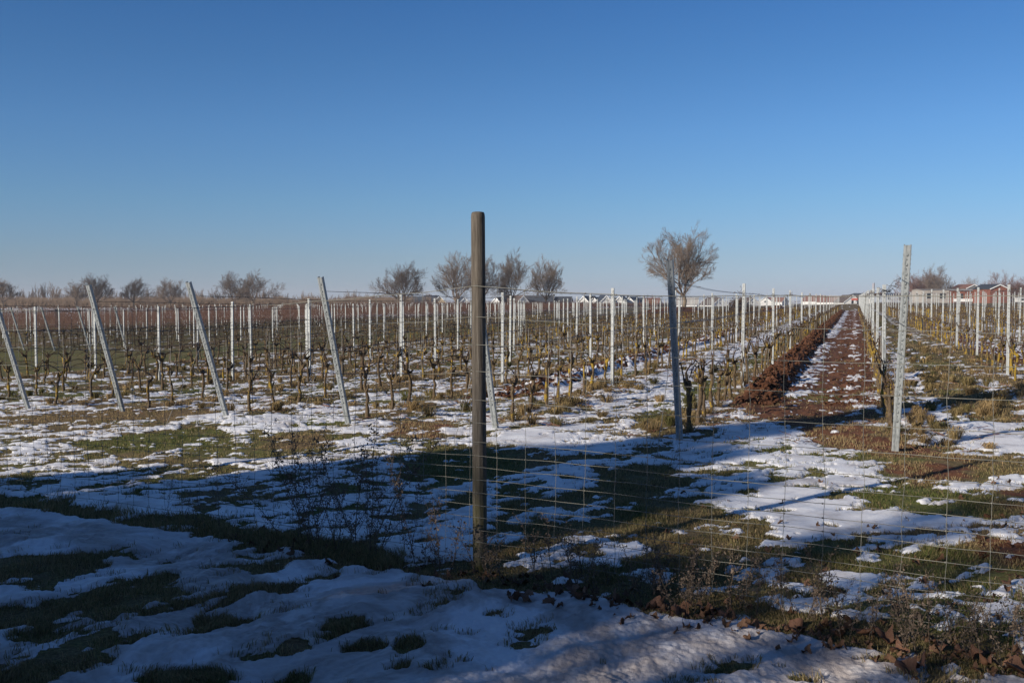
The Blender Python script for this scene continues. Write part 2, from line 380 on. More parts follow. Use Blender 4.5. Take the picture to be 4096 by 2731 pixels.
def mat_wood():
    m = MT('weathered_wood', .9, .15); tc = m.n('ShaderNodeTexCoord').outputs['Object']
    mp = m.n('ShaderNodeMapping'); mp.inputs['Scale'].default_value = (1, 1, .045); m.l(tc, mp.inputs[0])
    f = m.noise(75, 6, .75, mp.outputs[0], .6); g = m.noise(6, 3, .6, tc)
    c = m.ramp(f, [(.25, (.022, .018, .015)), (.46, (.092, .078, .064)), (.72, (.19, .168, .14))])
    sepz = m.n('ShaderNodeSeparateXYZ'); m.l(tc, sepz.inputs[0])
    low = m.math('SUBTRACT', 1, m.math('MULTIPLY', sepz.outputs[2], 1.3), True)
    alg = m.math('MULTIPLY', low, m.ramp(g, [(.35, (0, 0, 0)), (.6, (.8, .8, .8))]))
    c = m.mix(alg, c, (.085, .085, .018))
    v = m.n('ShaderNodeTexVoronoi'); v.inputs['Scale'].default_value = 9
    mp2 = m.n('ShaderNodeMapping'); mp2.inputs['Scale'].default_value = (1, 1, .5); m.l(tc, mp2.inputs[0]); m.l(mp2.outputs[0], v.inputs['Vector'])
    kn = m.ramp(v.outputs['Distance'], [(.10, (1, 1, 1)), (.17, (0, 0, 0))])
    c = m.mix(m.math('MULTIPLY', kn, .55), c, (.03, .022, .016))
    m.color(c); m.bump(f, .7, .006); return m.m
def mat_bark(name='vine_bark', lichen=True):
    m = MT(name, .95, .1); geo = m.n('ShaderNodeNewGeometry').outputs['Position']
    mp = m.n('ShaderNodeMapping'); mp.inputs['Scale'].default_value = (1, 1, .2); m.l(geo, mp.inputs[0])
    f = m.noise(95, 4, .7, mp.outputs[0])
    c = m.ramp(f, [(.3, (.028, .019, .012)), (.5, (.095, .068, .043)), (.75, (.21, .16, .105))])
    if lichen:
        sep = m.n('ShaderNodeSeparateXYZ'); m.l(geo, sep.inputs[0])
        pl = m.noise(7, 3, .6, geo); pf = m.noise(45, 3, .6, mp.outputs[0])
        pbig = m.noise(.16, 1, .5, geo)
        t = m.math('ADD', m.math('ADD', m.math('MULTIPLY', pl, .9), m.math('MULTIPLY', pf, .35)), m.math('MULTIPLY', m.math('SUBTRACT', pbig, .5), .5))
        xf = m.math('MULTIPLY', m.math('MINIMUM', sep.outputs[0], 3.0), .004)
        t = m.math('ADD', t, xf)
        lf = m.ramp(t, [(.672, (0, 0, 0)), (.745, (1, 1, 1))])
        c = m.mix(lf, c, m.ramp(m.noise(120, 2, .6, geo), [(.3, (.13, .085, .018)), (.7, (.40, .27, .045))]))
    m.color(c); m.bump(f, .8, .01); return m.m
M_ground = mat_ground(); M_steel = mat_steel(); M_steel_b = mat_steel('galvanised_steel_bright', (.25, .265, .265), (.40, .415, .41))
M_wood = mat_wood(); M_vine = mat_bark(); M_cane = simple('cane_bark', (.085, .052, .032), .8, .35, 20)
M_wire = simple('fence_wire', (.19, .185, .16), .7, .2, 30, .1, .2); M_twire = simple('trellis_wire', (.10, .10, .10), .5, .3, 20, .6, .5)
M_rod = simple('stake_metal', (.27, .25, .22), .6, .3, 20, .3)
M_grass = mat_attr('grass_blades', .8, .15); M_weed = simple('dry_weed', (.105, .078, .055), .9, .45, 30)
M_tbark = simple('tree_bark', (.16, .125, .090), .95, .35, 3); M_twig = simple('tree_twigs', (.145, .11, .088), .95, .25, 4)
M_leaf = simple('dead_leaf', (.15, .075, .045), .75, .5, 12)
def mat_clod():
    m = MT('red_soil', 1.0, .05); co = m.n('ShaderNodeNewGeometry').outputs['Position']
    f = m.noise(38, 5, .75, co); g = m.noise(2.5, 3, .6, co)
    c = m.ramp(f, [(.3, (.028, .013, .008)), (.5, (.110, .048, .027)), (.7, (.21, .095, .054))])
    m.color(m.mix(m.math('MULTIPLY', g, .5), c, (.045, .028, .020))); m.bump(f, .9, .03); return m.m
M_clod = mat_clod()

# ------------------------------------------------------------------ ground: one sheet out to the horizon, finer near the camera
def build_ground():
    a_in = np.linspace(-R(33), R(33), 1050)
    a_out = np.concatenate([np.linspace(R(33), R(327), 150)[1:-1]])
    az = np.concatenate([a_in, a_out]); na = len(az)
    # ring distances: even steps in the angle below the horizon, then growing
    d1 = 1/np.linspace(1/2.6, 1/34., 900); d2 = np.geomspace(34.1, 132, 330); d3 = np.geomspace(134, 2600, 60)
    d0 = np.linspace(.35, 2.55, 30)
    rr = np.concatenate([d0, d1, d2, d3]); nr = len(rr)
    A, D = np.meshgrid(az, rr)
    X = D*np.sin(A); Y = D*np.cos(A); x = X.ravel(); y = Y.ravel()
    z, snow, soil, green, raw, verge = fields(x, y)
    V = np.stack([x, y, z], 1)
    i = np.arange(nr-1)[:, None]*na; j = np.arange(na)[None]; j2 = (j+1) % na
    Q = np.stack([i+j, i+j2, i+na+j2, i+na+j], -1).reshape(-1, 4)[:, ::-1]
    V = np.vstack([V, [[0, 0, float(z[:na].mean())]]]); c = len(V)-1
    T = np.array([(c, (k+1) % na, k) for k in range(na)])
    col = np.vstack([np.stack([snow, soil, green], 1), [[1, 0, 0]]])
    me = mesh_from('ground', V, Q, T, M_ground, True, {'mask': col})
    o = obj('ground', me); tag(o, kind='structure')
build_ground()

# ------------------------------------------------------------------ grass blades
def scatter_grass():
    N = 1000000
    ang = rng.uniform(-R(30), R(30), N); u = rng.rand(N)
    d = 1/(1/3.1-(1/3.1-1/46.)*u**1.0)
    w = rng.rand(N) < 1
    x = d*np.sin(ang); y = d*np.cos(ang)
    z, snow, soil, green, raw, verge = fields(x, y)
    tuft = fbm(x*2.2, y*2.2, 3, 91)
    keep = (snow < .35) & (soil < .55+.3*rng.rand(N)) & (tuft+.25*rng.randn(N) > -.15)
    p0_ = ps(x, y)[0]
    stray = (snow > .5) & (raw < .20) & (rng.rand(N) < .16)
    keep &= ~((p0_ < -21.6) & (p0_ > -29.6) & (y > 22))
    keep |= stray
    keep |= (verge > .4) & (rng.rand(N) < np.where(x > 0, .45, .85))
    x, y, z, green, d, tuft, verge, snow = [a[keep] for a in (x, y, z, green, d, tuft, verge, snow)]
    n = len(x)
    p, s = ps(x, y); k = (p-.45)/2.4; dr = np.abs(k-np.round(k))*2.4
    L = (.016+.022*rng.rand(n))*(1+.7*np.clip(tuft, 0, 1)); L *= np.where(verge > .4, (1.2+.9*rng.rand(n))*np.where(x > -.7, .28, 1), 1)
    st = ((p > 1.25) & (p < 2.2) & (s > 13.5)); inr = (s > send(p)-.5) & (dr < .6)
    L = np.where(st, L*1.7, L); L = np.where(inr, L*1.35, L); L = np.where(snow > .5, L*1.2, L)
    wd = np.maximum(.0014, .00019*d)*(1+.5*rng.rand(n))
    a = rng.rand(n)*2*np.pi; lean = rng.uniform(.2, 1.15, n)*L
    la = a+rng.uniform(-.6, .6, n)+np.pi/2
    clx = perlin(x*3, y*3, 5)*3.1; la = la*.35+clx*2
    ox = np.cos(a)*wd; oy = np.sin(a)*wd
    B1 = np.stack([x-ox, y-oy, z-.006], 1); B2 = np.stack([x+ox, y+oy, z-.006], 1)
    mx = x+np.cos(la)*lean*.35; my = y+np.sin(la)*lean*.35; mz = z+L*.62
    M1 = np.stack([mx-ox*.75, my-oy*.75, mz], 1); M2 = np.stack([mx+ox*.75, my+oy*.75, mz], 1)
    Tp = np.stack([x+np.cos(la)*lean, y+np.sin(la)*lean, z+L*(1-.45*lean/L*.6)], 1)
    V = np.stack([B1, B2, M1, M2, Tp], 1).reshape(-1, 3)
    o = (np.arange(n)*5)[:, None]
    Q = o+np.array([[0, 1, 3, 2]]); T = o+np.array([[2, 3, 4]])
    g = np.clip(green+.28*rng.randn(n), 0, 1)[:, None]; b = (.6+.8*rng.rand(n))[:, None]
    c = (g*np.array([[.088, .110, .030]])+(1-g)*np.array([[.31, .22, .115]]))*b
    dry = (rng.rand(n) < .12)[:, None]; c = np.where(dry, np.array([[.26, .20, .11]])*b, c)
    c = np.repeat(c, 5, 0)
    me = mesh_from('grass', V, Q, T, M_grass, False, {'tint': c})
    o = obj('grass', me); tag(o, 'short green and straw coloured grass growing through the melting snow', 'grass', kind='stuff')
scatter_grass()

# ------------------------------------------------------------------ straw tussocks (taller tufts of dry grass)
def tussocks():
    pts = []
    for _ in range(2600):
        d = 1/(1/9.-(1/9.-1/60.)*rng.rand()); a = rng.uniform(-R(29), R(29)); x, y = d*math.sin(a), d*math.cos(a)
        p, s = ps(x, y); k = (p-.45)/2.4; dr = abs(k-round(k))*2.4
        if s < send(p)-.4 or p < -21.5: continue
        if -1.9 < p < .4: continue
        ok = dr < .65 and rng.rand() < .5 or (1.25 < p < 2.2 and s > 13.5 and rng.rand() < .9) or rng.rand() < .10
        if ok: pts.append((x, y, d))
    P = np.array(pts); z, snow, soil, green, raw, verge = fields(P[:, 0], P[:, 1])
    V = []; C = []; Q = []; T = []; off = 0
    for (x, y, d), zz, gr in zip(pts, z, green):
        n = int(np.clip(1700/d, 30, 120)); rad = rng.uniform(.05, .15); h = rng.uniform(.05, .13)
        a = rng.rand(n)*2*np.pi; q = np.sqrt(rng.rand(n))*rad*.6
        bx = x+np.cos(a)*q; by = y+np.sin(a)*q; L = h*rng.uniform(.6, 1.3, n); sp = rng.uniform(.4, 1.3, n)*rad
        wd = max(.0014, .00022*d); ox = -np.sin(a)*wd; oy = np.cos(a)*wd
        t1 = np.stack([bx+np.cos(a)*sp*.5, by+np.sin(a)*sp*.5, zz+L], 1); t2 = np.stack([bx+np.cos(a)*sp*1.2, by+np.sin(a)*sp*1.2, zz+L*rng.uniform(.2, .7, n)], 1)
        o2 = np.stack([ox, oy, 0*ox], 1); b = np.stack([bx, by, zz-.01+0*bx], 1)
        v = np.stack([b-o2, b+o2, t1-o2, t1+o2, t2], 1).reshape(-1, 3); V.append(v)
        o = (np.arange(n)*5)[:, None]+off; Q.append(o+np.array([[0, 1, 3, 2]])); T.append(o+np.array([[2, 3, 4]])); off += n*5
        g = float(np.clip(gr-.1+.3*rng.randn(), 0, .85)); br = rng.uniform(.6, 1.25)
        c = (g*np.array([.085, .098, .030])+(1-g)*np.array([.32, .225, .11]))*br
        C.append(np.repeat(c[None]*(.7+.6*rng.rand(n))[:, None], 5, 0))
    me = mesh_from('tussocks', np.vstack(V), np.vstack(Q), np.vstack(T), M_grass, False, {'tint': np.vstack(C)})
    tag(obj('straw_tussocks', me), 'tussocks of dry straw coloured grass along the foot of the vine rows', 'dry grass', kind='stuff')
tussocks()

# ------------------------------------------------------------------ clods of turned red soil
def clods():
    import bmesh
    bm = bmesh.new(); bmesh.ops.create_icosphere(bm, subdivisions=2, radius=1)
    V0 = np.array([v.co[:] for v in bm.verts]); T0 = np.array([[v.index for v in f.verts] for f in bm.faces]); bm.free()
    var = []
    for i in range(5):
        n = 1+.32*np.random.RandomState(i).randn(len(V0)); sm = V0*(1+.45*fbm(V0[:, 0]*1.6+i*9, V0[:, 1]*1.6+V0[:, 2]*1.3, 3, i)[:, None]+.10*np.random.RandomState(i).randn(len(V0), 1)); var.append(sm*np.array([1, .8, .65]))
    mats = [[] for _ in var]; xs = []; ys = []; ss = []
    for _ in range(6500):
        u = rng.rand(); s = 15.5+90*u**2.0
        c = rng.rand()
        if c < .55: p = rng.normal(-1.48, .14); m_ = .09
        elif c < .75: p = rng.uniform(-.5, .42); m_ = .05
        elif c < .93: p = rng.normal(-5.8, .22); m_ = .075; s += 2
        else: p = rng.uniform(3.3, 4.6); m_ = .06; s += 7
        x, y = W(p, s); xs.append(x); ys.append(y); ss.append(m_*rng.uniform(.15, .5+.55*rng.rand()**2))
    n0 = len(xs)
    for _ in range(500):
        x, y = gpt(rng.uniform(3150, 4096), rng.uniform(2050, 2420)); xs.append(x); ys.append(y); ss.append(rng.uniform(.008, .028))
    F = fields(np.array(xs), np.array(ys)); ok = (np.arange(len(xs)) < n0) | ((F[2] > .35) & (F[1] < .3))
    xs, ys, ss = [np.array(a)[ok] for a in (xs, ys, ss)]
    z = fields(np.array(xs), np.array(ys))[0]
    for x, y, zz, k in zip(xs, ys, z, ss):
        m = mat4((x, y, zz+k*.1), rng.rand()*6.28, k); mats[rng.randint(5)].append(m)
    b = MB()
    for v, mm in zip(var, mats): b.add(*replicate(v, np.zeros((0, 4), int), T0, mm))
    tag(obj('soil_clods', b.mesh('clods', M_clod)), 'rust red clods of freshly ploughed soil heaped along the alleys', 'soil', kind='stuff')
clods()

# ------------------------------------------------------------------ fence along the field edge
def build_fence():
    root = thing('wire_fence', 'wire mesh fence on a round weathered wooden post, running across the foreground', 'fence', (FP[0], FP[1], ground(*FP)))
    z0 = root.location.z
    def fpt(s): return FU[0]*s, FU[1]*s
    for s0, hh in ((0, 2.225), (-5.6, 2.1), (5.6, 2.1)):
        b = MB(); sides = 40; rr = .0435
        zs = [-.4, 0, .5, 1, 1.5, hh-.03, hh-.012, hh-.003, hh]; rd = [1.03, 1.03, 1.01, 1.0, .99, .985, .93, .82, .5]
        ox, oy = fpt(s0); gz = ground(FP[0]+ox, FP[1]+oy)-z0
        ang = np.arange(sides)*2*np.pi/sides
        zz = list(np.linspace(-.4, hh-.03, 26))+zs[6:]; rdd = list(np.linspace(1.03, .985, 26))+rd[6:]
        V = []
        for z_, r_ in zip(zz, rdd):
            prof = np.ones(sides)+.012*np.sin(ang*3+z_*1.3)+.008*np.sin(ang*7+z_*4)
            crack = np.exp(-((ang-4.35-.04*math.sin(z_*5))/.055)**2)*.13*(1 if z_ > .2 else 0)
            crack += np.exp(-((ang-5.0-.05*math.sin(z_*3+1))/.04)**2)*.06*(1 if z_ < 1.55 else 0)
            q = rr*r_*(prof-crack); V.append(np.stack([q*np.cos(ang), q*np.sin(ang), np.full(sides, z_)], 1))
        V = np.vstack(V); n = len(zz); i = np.arange(n-1)[:, None]*sides; j = np.arange(sides)[None]; j2 = (j+1) % sides
        Q = np.stack([i+j, i+j2, i+sides+j2, i+sides+j], -1).reshape(-1, 4)
        V = np.vstack([V, [[0, 0, hh+.001]]]); T = [(len(V)-1, (n-1)*sides+k, (n-1)*sides+(k+1) % sides) for k in range(sides)]
        me = mesh_from('fence_post', V, Q, T, M_wood, True)
        o = obj('fence_post', me, root, (ox, oy, gz)); o.rotation_euler = (0, R(-.25), 0) if s0 == 0 else (0, 0, 0)
        if s0 == 0: tag(o, 'round weathered wooden fence post, tallest upright in the picture')
    # woven wire: each strand wavers and the mesh bellies between posts
    hs = [1.70, 1.53, 1.37, 1.21, 1.05, .915, .80, .715, .64, .565, .49, .415, .34, .265, .19, .10]
    off = -.047
    S = np.arange(-5.6, 5.61, .065)
    def pos(s, h):
        s = np.asarray(s, float); top = h/1.7
        sag = -.030*np.sin(np.clip(np.abs(s)/5.6, 0, 1)*np.pi)*top
        peak = .075*np.exp(-np.abs(s)/.75)*top**3
        wob = .006*perlin(s*3.1+h*7, h*11+0*s, 3)+.014*perlin(s*.9, h*2.0+0*s, 7)
        zz = h+sag+peak+wob; dd = off*np.exp(-(s/.5)**2)+.012*perlin(s*1.1, h*2+0*s, 6)
        x = FU[0]*s+FV[0]*dd; y = FU[1]*s+FV[1]*dd
        gx = (base_z(FP[0]+np.atleast_1d(x), FP[1]+np.atleast_1d(y))-base_z(np.array([FP[0]]), np.array([FP[1]]))).reshape(np.shape(x))
        return np.stack(np.broadcast_arrays(x, y, zz+gx), -1).reshape(s.shape+(3,))
    b = MB()
    for i, h in enumerate(hs): b.tube(pos(S, h), .0017 if i else .0022, 5, False)
    sv = -5.5
    while sv < 5.6:
        hh = np.array(sorted(set(hs+list(np.linspace(.1, 1.7, 30)))))
        d = sv+.014*perlin(hh*2.2, sv*3.1+0*hh, 9)+.006*perlin(hh*9, sv+0*hh, 4)
        b.tube(np.array([pos(a_, c_) for a_, c_ in zip(d, hh)]), .0014, 5, False)
        sv += .195
    k = b; sv = -5.5
    while sv < 5.6:
        for h in hs:
            c = pos(sv, h); k.box(c, (.0065, .0065, .0075))
        sv += .195
    obj('wire_mesh', b.mesh('wire_mesh', M_wire, True), root)
    # staples and wire wrap on the wooden post
    for h in (1.78, 1.21, .80, .49, .19):
        st = MB(); a = np.linspace(0, 2*np.pi, 17); st.tube(np.stack([.0465*np.cos(a), .0465*np.sin(a), h+.004*np.sin(a)], 1), .0016, 5, False)
        obj('wire_wrap', st.mesh('wire_wrap', M_twire, True), root)
build_fence()

# ------------------------------------------------------------------ trellis posts
def c_channel(w, dep, lip, th, h, ribs=True):
    """folded open section: web faces -X (towards the row end), flanges run back, lips turn in"""
    pr = [(0, -w/2+.006), (.004, -w/2), (dep, -w/2), (dep, -w/2+lip), (dep-th, -w/2+lip), (dep-th, -w/2+th), (th+.003, -w/2+th), (th, -w/2+th+.004)]
    if ribs: web_in = [(th, -w*.16), (th+.004, -w*.12), (th+.004, w*.12), (th, w*.16)]; web_out = [(0, w*.18), (.004, w*.13), (.004, -w*.13), (0, -w*.18)]
    else: web_in = []; web_out = []
    right = [(a, -b_) for a, b_ in reversed(pr)]
    prof = np.array(pr+web_in+right+web_out)
    n = len(prof); b = MB()
    zs = np.linspace(-.25, h, 6)
    V = np.vstack([np.column_stack([prof, np.full(n, z)]) for z in zs])
    Q = []
    for i in range(len(zs)-1):
        for j in range(n): Q.append((i*n+j, i*n+(j+1) % n, (i+1)*n+(j+1) % n, (i+1)*n+j))
    b.add(V, Q)
    # top rim: close the wall thickness
    t = (len(zs)-1)*n; m = len(pr)
    L = [(t+2, t+3, t+4, t+5), (t+0, t+1, t+2, t+5), (t+0, t+5, t+6, t+7)]
    rr = list(range(m+len(web_in), m+len(web_in)+m)); q = [t+r_ for r_ in rr]
    L += [(q[2], q[3], q[4], q[5]), (q[2], q[5], q[6], q[7]), (q[0], q[1], q[2], q[7])]
    b.q.append(np.array(L))
    if ribs:
        wi = [t+m+i for i in range(4)]; wo = [t+m+4+m+i for i in range(4)]
        b.q.append(np.array([(t+7, wi[0], wo[3], t+0), (wi[0], wi[1], wo[2], wo[3]), (wi[1], wi[2], wo[1], wo[2]), (wi[2], wi[3], wo[0], wo[1]), (wi[3], q[0], q[7], wo[0])]))
    else: b.q.append(np.array([(t+7, q[0], q[7], t+0)]))
    return b
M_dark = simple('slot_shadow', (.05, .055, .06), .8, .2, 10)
def hooks(w, dep, h, step=.1, side=True):
    b = MB(); d = MB()
    z = h-.10; i = 0
    while z > .35:
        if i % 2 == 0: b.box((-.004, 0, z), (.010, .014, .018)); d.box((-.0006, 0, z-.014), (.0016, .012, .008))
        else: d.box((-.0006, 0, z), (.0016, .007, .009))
        if side:
            for sg in (-1, 1): b.box((dep*.5, sg*(w/2+.0015), z), (.010, .005, .012))
        z -= step/2; i += 1
    return b, d
END_W, END_D = .074, .054
def two_mat(a, d, name, m1, m2):
    n1 = len(a.arr()[1]); m = MB(); m.add(*a.arr()); m.add(*d.arr()); me = m.mesh(name, m1); me.materials.append(m2)
    mi = np.zeros(len(me.polygons), np.int32); mi[n1:] = 1; me.polygons.foreach_set('material_index', mi); return me
ch_end = c_channel(END_W, END_D, .012, .003, 2.26); hb, hd = hooks(END_W, END_D, 2.26); ch_end.add(*hb.arr()); me_end = two_mat(ch_end, hd, 'end_post_profile', M_steel, M_dark)
ch_mid = c_channel(.054, .040, .009, .0025, 1.87); hb2, hd2 = hooks(.054, .040, 1.85, .14, False); me_mid = two_mat(ch_mid, hd2, 'post_profile', M_steel_b, M_dark)
mid_far = MB(); mid_far.box((.02, 0, .80), (.040, .054, 2.14))

def rowname(k):
    if k <= 0: return ORD[-k]+' row right of the ploughed alley'
    return ORD[k-1]+' row left of the ploughed alley'
def place_end_post(k, p, s, H, lat=0.0, L=.72, label=None, near=True):
    x, y = W(p, s); z = ground(x, y)-.01
    t = thing('end_post', label, 'metal post', (x, y, z), 0, 'leaning galvanised end posts of the vine rows')
    ang = math.atan2(L, H); lt = math.atan2(lat, H)
    m = Matrix.Rotation(ROWDIR, 4, 'Z')@Matrix.Rotation(lt*-1, 4, 'X')@Matrix.Rotation(-ang, 4, 'Y')@Matrix.Scale(math.hypot(L, H)/2.26, 4)
    t.matrix_world = Matrix.Translation((x, y, z))@m
    obj('post_profile', me_end, t)
    return t
rows = []   # (k, p, s_start, posts list, s_end)
END_LABELS = {0: 'slightly tilted galvanised end post on the right side of the ploughed alley',
 1: 'shaded dark grey end post standing in front of the largest bare tree',
 2: 'leaning galvanised end post half hidden behind the round wooden fence post',
 3: 'leaning galvanised end post nearest to the wooden fence post on its left side',
 4: 'second leaning galvanised end post to the left of the wooden fence post',
 5: 'third leaning galvanised end post to the left of the wooden fence post',
 6: 'leaning galvanised end post cut by the left edge of the picture'}
end_s = {0: 10.66, 1: 11.68, 2: 12.95, 3: 13.92, 4: 15.27, 5: 16.58, 6: 17.7, 7: 18.9, 8: 20.0, 9: 21.2}
first_s = {0: 15.1, 1: 18.2, 2: 19.2, 3: 20.05, 4: 21.2, 5: 22.3, 6: 23.55, 7: 24.7, 8: 25.95, 9: 27.15}
row_p = {0: .43, 1: -1.94, 2: -4.43, 3: -6.72, 4: -9.15, 5: -11.57, 6: -13.95, 7: -16.35, 8: -18.75, 9: -21.15}
for k in range(0, 10):
    p = row_p[k]
    if k <= 6:
        H = {0: 2.20, 1: 2.09, 2: 2.10, 3: 2.05, 4: 2.05, 5: 2.12, 6: 2.14}[k]
        place_end_post(k, p, end_s[k], H, lat=-.07 if k == 0 else 0, L={0: .45, 1: .74, 4: .88}.get(k, .74), label=END_LABELS[k])
    step = 5.0 if k == 0 else 6.7
    rows.append((k, p, end_s[k], list(np.arange(first_s[k], 126-.3*k, step)), 126))
for j in range(1, 9):
    p = .45+2.5*j; rows.append((-j, p, 10.8-1.1*j, list(np.arange(20.9-5.1-(.7*j) % 5.1, 108, 5.1)), 108))
# second block beyond the grass strip
B2 = []
for j, (p, s) in enumerate([(-30.6, 44.2), (-32.5, 44.7), (-34.4, 45.2), (-36.5, 46.2)]):
    place_end_post(20, p, s, 2.0, L=.75, label=['small leaning end post beyond the grass strip, rightmost of four', 'small leaning end post beyond the grass strip, second from the right of four',
                   'small leaning end post beyond the grass strip, third from the right of four', 'small leaning end post beyond the grass strip, at the left edge'][j], near=False)
for j in range(22):
    p = -30.6-1.97*j; B2.append((p, 44.2+.5*j if j < 4 else 47+.4*j))

posts = []
for k, p, s0, pl, se in rows:
    for i, s in enumerate(pl):
        x, y = W(p, s)
        if inframe(x, y): posts.append((y, x, y, ordn(i)+' upright post in the '+rowname(k), k))
for j, (p, s0) in enumerate(B2):
    for i, s in enumerate(np.arange(s0+4.5, 150, 6.6)):
        x, y = W(p, s)
        if inframe(x, y): posts.append((y, x, y, ordn(i)+' upright post in the '+ordn(j)+' row beyond the grass strip', 30+j))
posts.sort()
seen = set(); far_m = []
zz = fields(np.array([q[1] for q in posts]), np.array([q[2] for q in posts]))[0]
for i, (d, x, y, lab, k) in enumerate(posts):
    z = zz[i]-.01; rz = ROWDIR+rng.uniform(-.06, .06); tl = (rng.normal(0, .006), rng.normal(0, .006))
    if i < 295:
        t = thing('trellis_post', 'pale galvanised post, '+lab, 'metal post', (x, y, z), 0, 'upright galvanised posts standing in the vine rows')
        t.rotation_euler = (tl[0], tl[1], rz); hsc = rng.uniform(.985, 1.02); t.scale = (1, 1, hsc)
        obj('post_profile', me_mid, t)
    else: far_m.append(mat4((x, y, z), rz))
V, Q, T = mid_far.arr(); VV, QQ, TT = replicate(V, Q, T, far_m)
tag(obj('far_trellis_posts', mesh_from('far_posts', VV, QQ, TT, M_steel_b)), 'many small pale posts in the far part of the vine rows', 'metal posts', kind='stuff')

# ------------------------------------------------------------------ trellis wires, one set for each row
for k, p, s0, pl, se in rows:
    if not pl: continue
    lab = 'taut dark trellis wires with dried tendrils along the '+rowname(k)
    x0, y0 = W(p, s0); t = thing('trellis_wires', lab, 'wires', (x0, y0, bz(x0, y0)), 0, 'trellis wires strung along the vine rows')
    z0 = t.location.z
    S = [s0]+list(pl); S = [s for s in S if s < 100]
    tend = MB()
    for wi, h in enumerate((.72, 1.08, 1.40, 1.76)):
        for sg in ((0,) if wi == 0 else (-1, 1)):
            b = MB(); pts = []
            for i in range(len(S)-1):
                a, c = S[i], S[i+1]; n = 8 if a < 40 else 3
                for q in range(n):
                    u = q/n; s = a+(c-a)*u; x, y = W(p+sg*.028, s)
                    hh = h+(.10*(1-u)*(wi == 3) if i == 0 else 0)-.012*4*u*(1-u)*(c-a)/6.7
                    pts.append((x-x0, y-y0, bz(x, y)-z0+hh))
            if len(pts) > 1:
                P = np.array(pts)
                if k <= 9 and k >= 0:
                    a0 = np.array(W(p, s0-.68*h/2.1)); a0 = np.array([a0[0]-x0, a0[1]-y0, P[0, 2]]); P[0] = a0
                b.tube(P, .0024, 4, False)
                if wi in (3, 0) or rng.rand() < .2:
                    for _ in range(26 if wi == 3 else 8):
                        ii = rng.randint(0, len(P)-1); u = rng.rand(); c = P[ii]*(1-u)+P[ii+1]*u
                        m_ = rng.randint(3, 7); q = np.array([c+rng.normal(0, .018, 3)*np.array([1.6, 1.6, .8]) for _ in range(m_)])
                        q[0] = c; tend.tube(q, .0032, 3, False)
            if b.v: obj('wire', b.mesh('trellis_wire', M_twire), t)
    # dried tendril knots at the post tops
    for s in S[1:9]:
        x, y = W(p, s); c0 = np.array([x-x0, y-y0, bz(x, y)-z0+1.78])
        for _ in range(7):
            c = c0+rng.normal(0, .035, 3)*np.array([1, 1, .45]); q = c+np.cumsum(rng.normal(0, .022, (5, 3)), 0); tend.tube(q, .0034, 3, False)
    tag(obj('dry_tendrils', tend.mesh('dry_tendrils', M_cane), t), kind='stuff')
# anchor cables from the leaning end posts down to the ground
for k in range(1, 7):
    p = row_p[k]; s = end_s[k]; x, y = W(p, s-.42); x2, y2 = W(p, s-1.35)
    b = MB(); z1 = bz(x, y)+1.30; z2 = ground(x2, y2)-.02
    pts = np.linspace((x, y, z1), (x2, y2, z2), 12); pts[1:-1] += rng.normal(0, .004, (10, 3)); pts -= np.array([x2, y2, z2])
    b.tube(pts, .0034, 5, False)
    a = np.linspace(0, 6.28, 9); b.tube(np.stack([.02*np.cos(a), 0*a, .02*np.sin(a)+.02], 1), .003, 4, False)
    o = obj('anchor_cable', b.mesh('anchor_cable', M_rod), None, (x2, y2, z2))
    tag(o, 'slanting anchor cable of the '+rowname(k), 'cable', 'anchor cables of the leaning end posts')

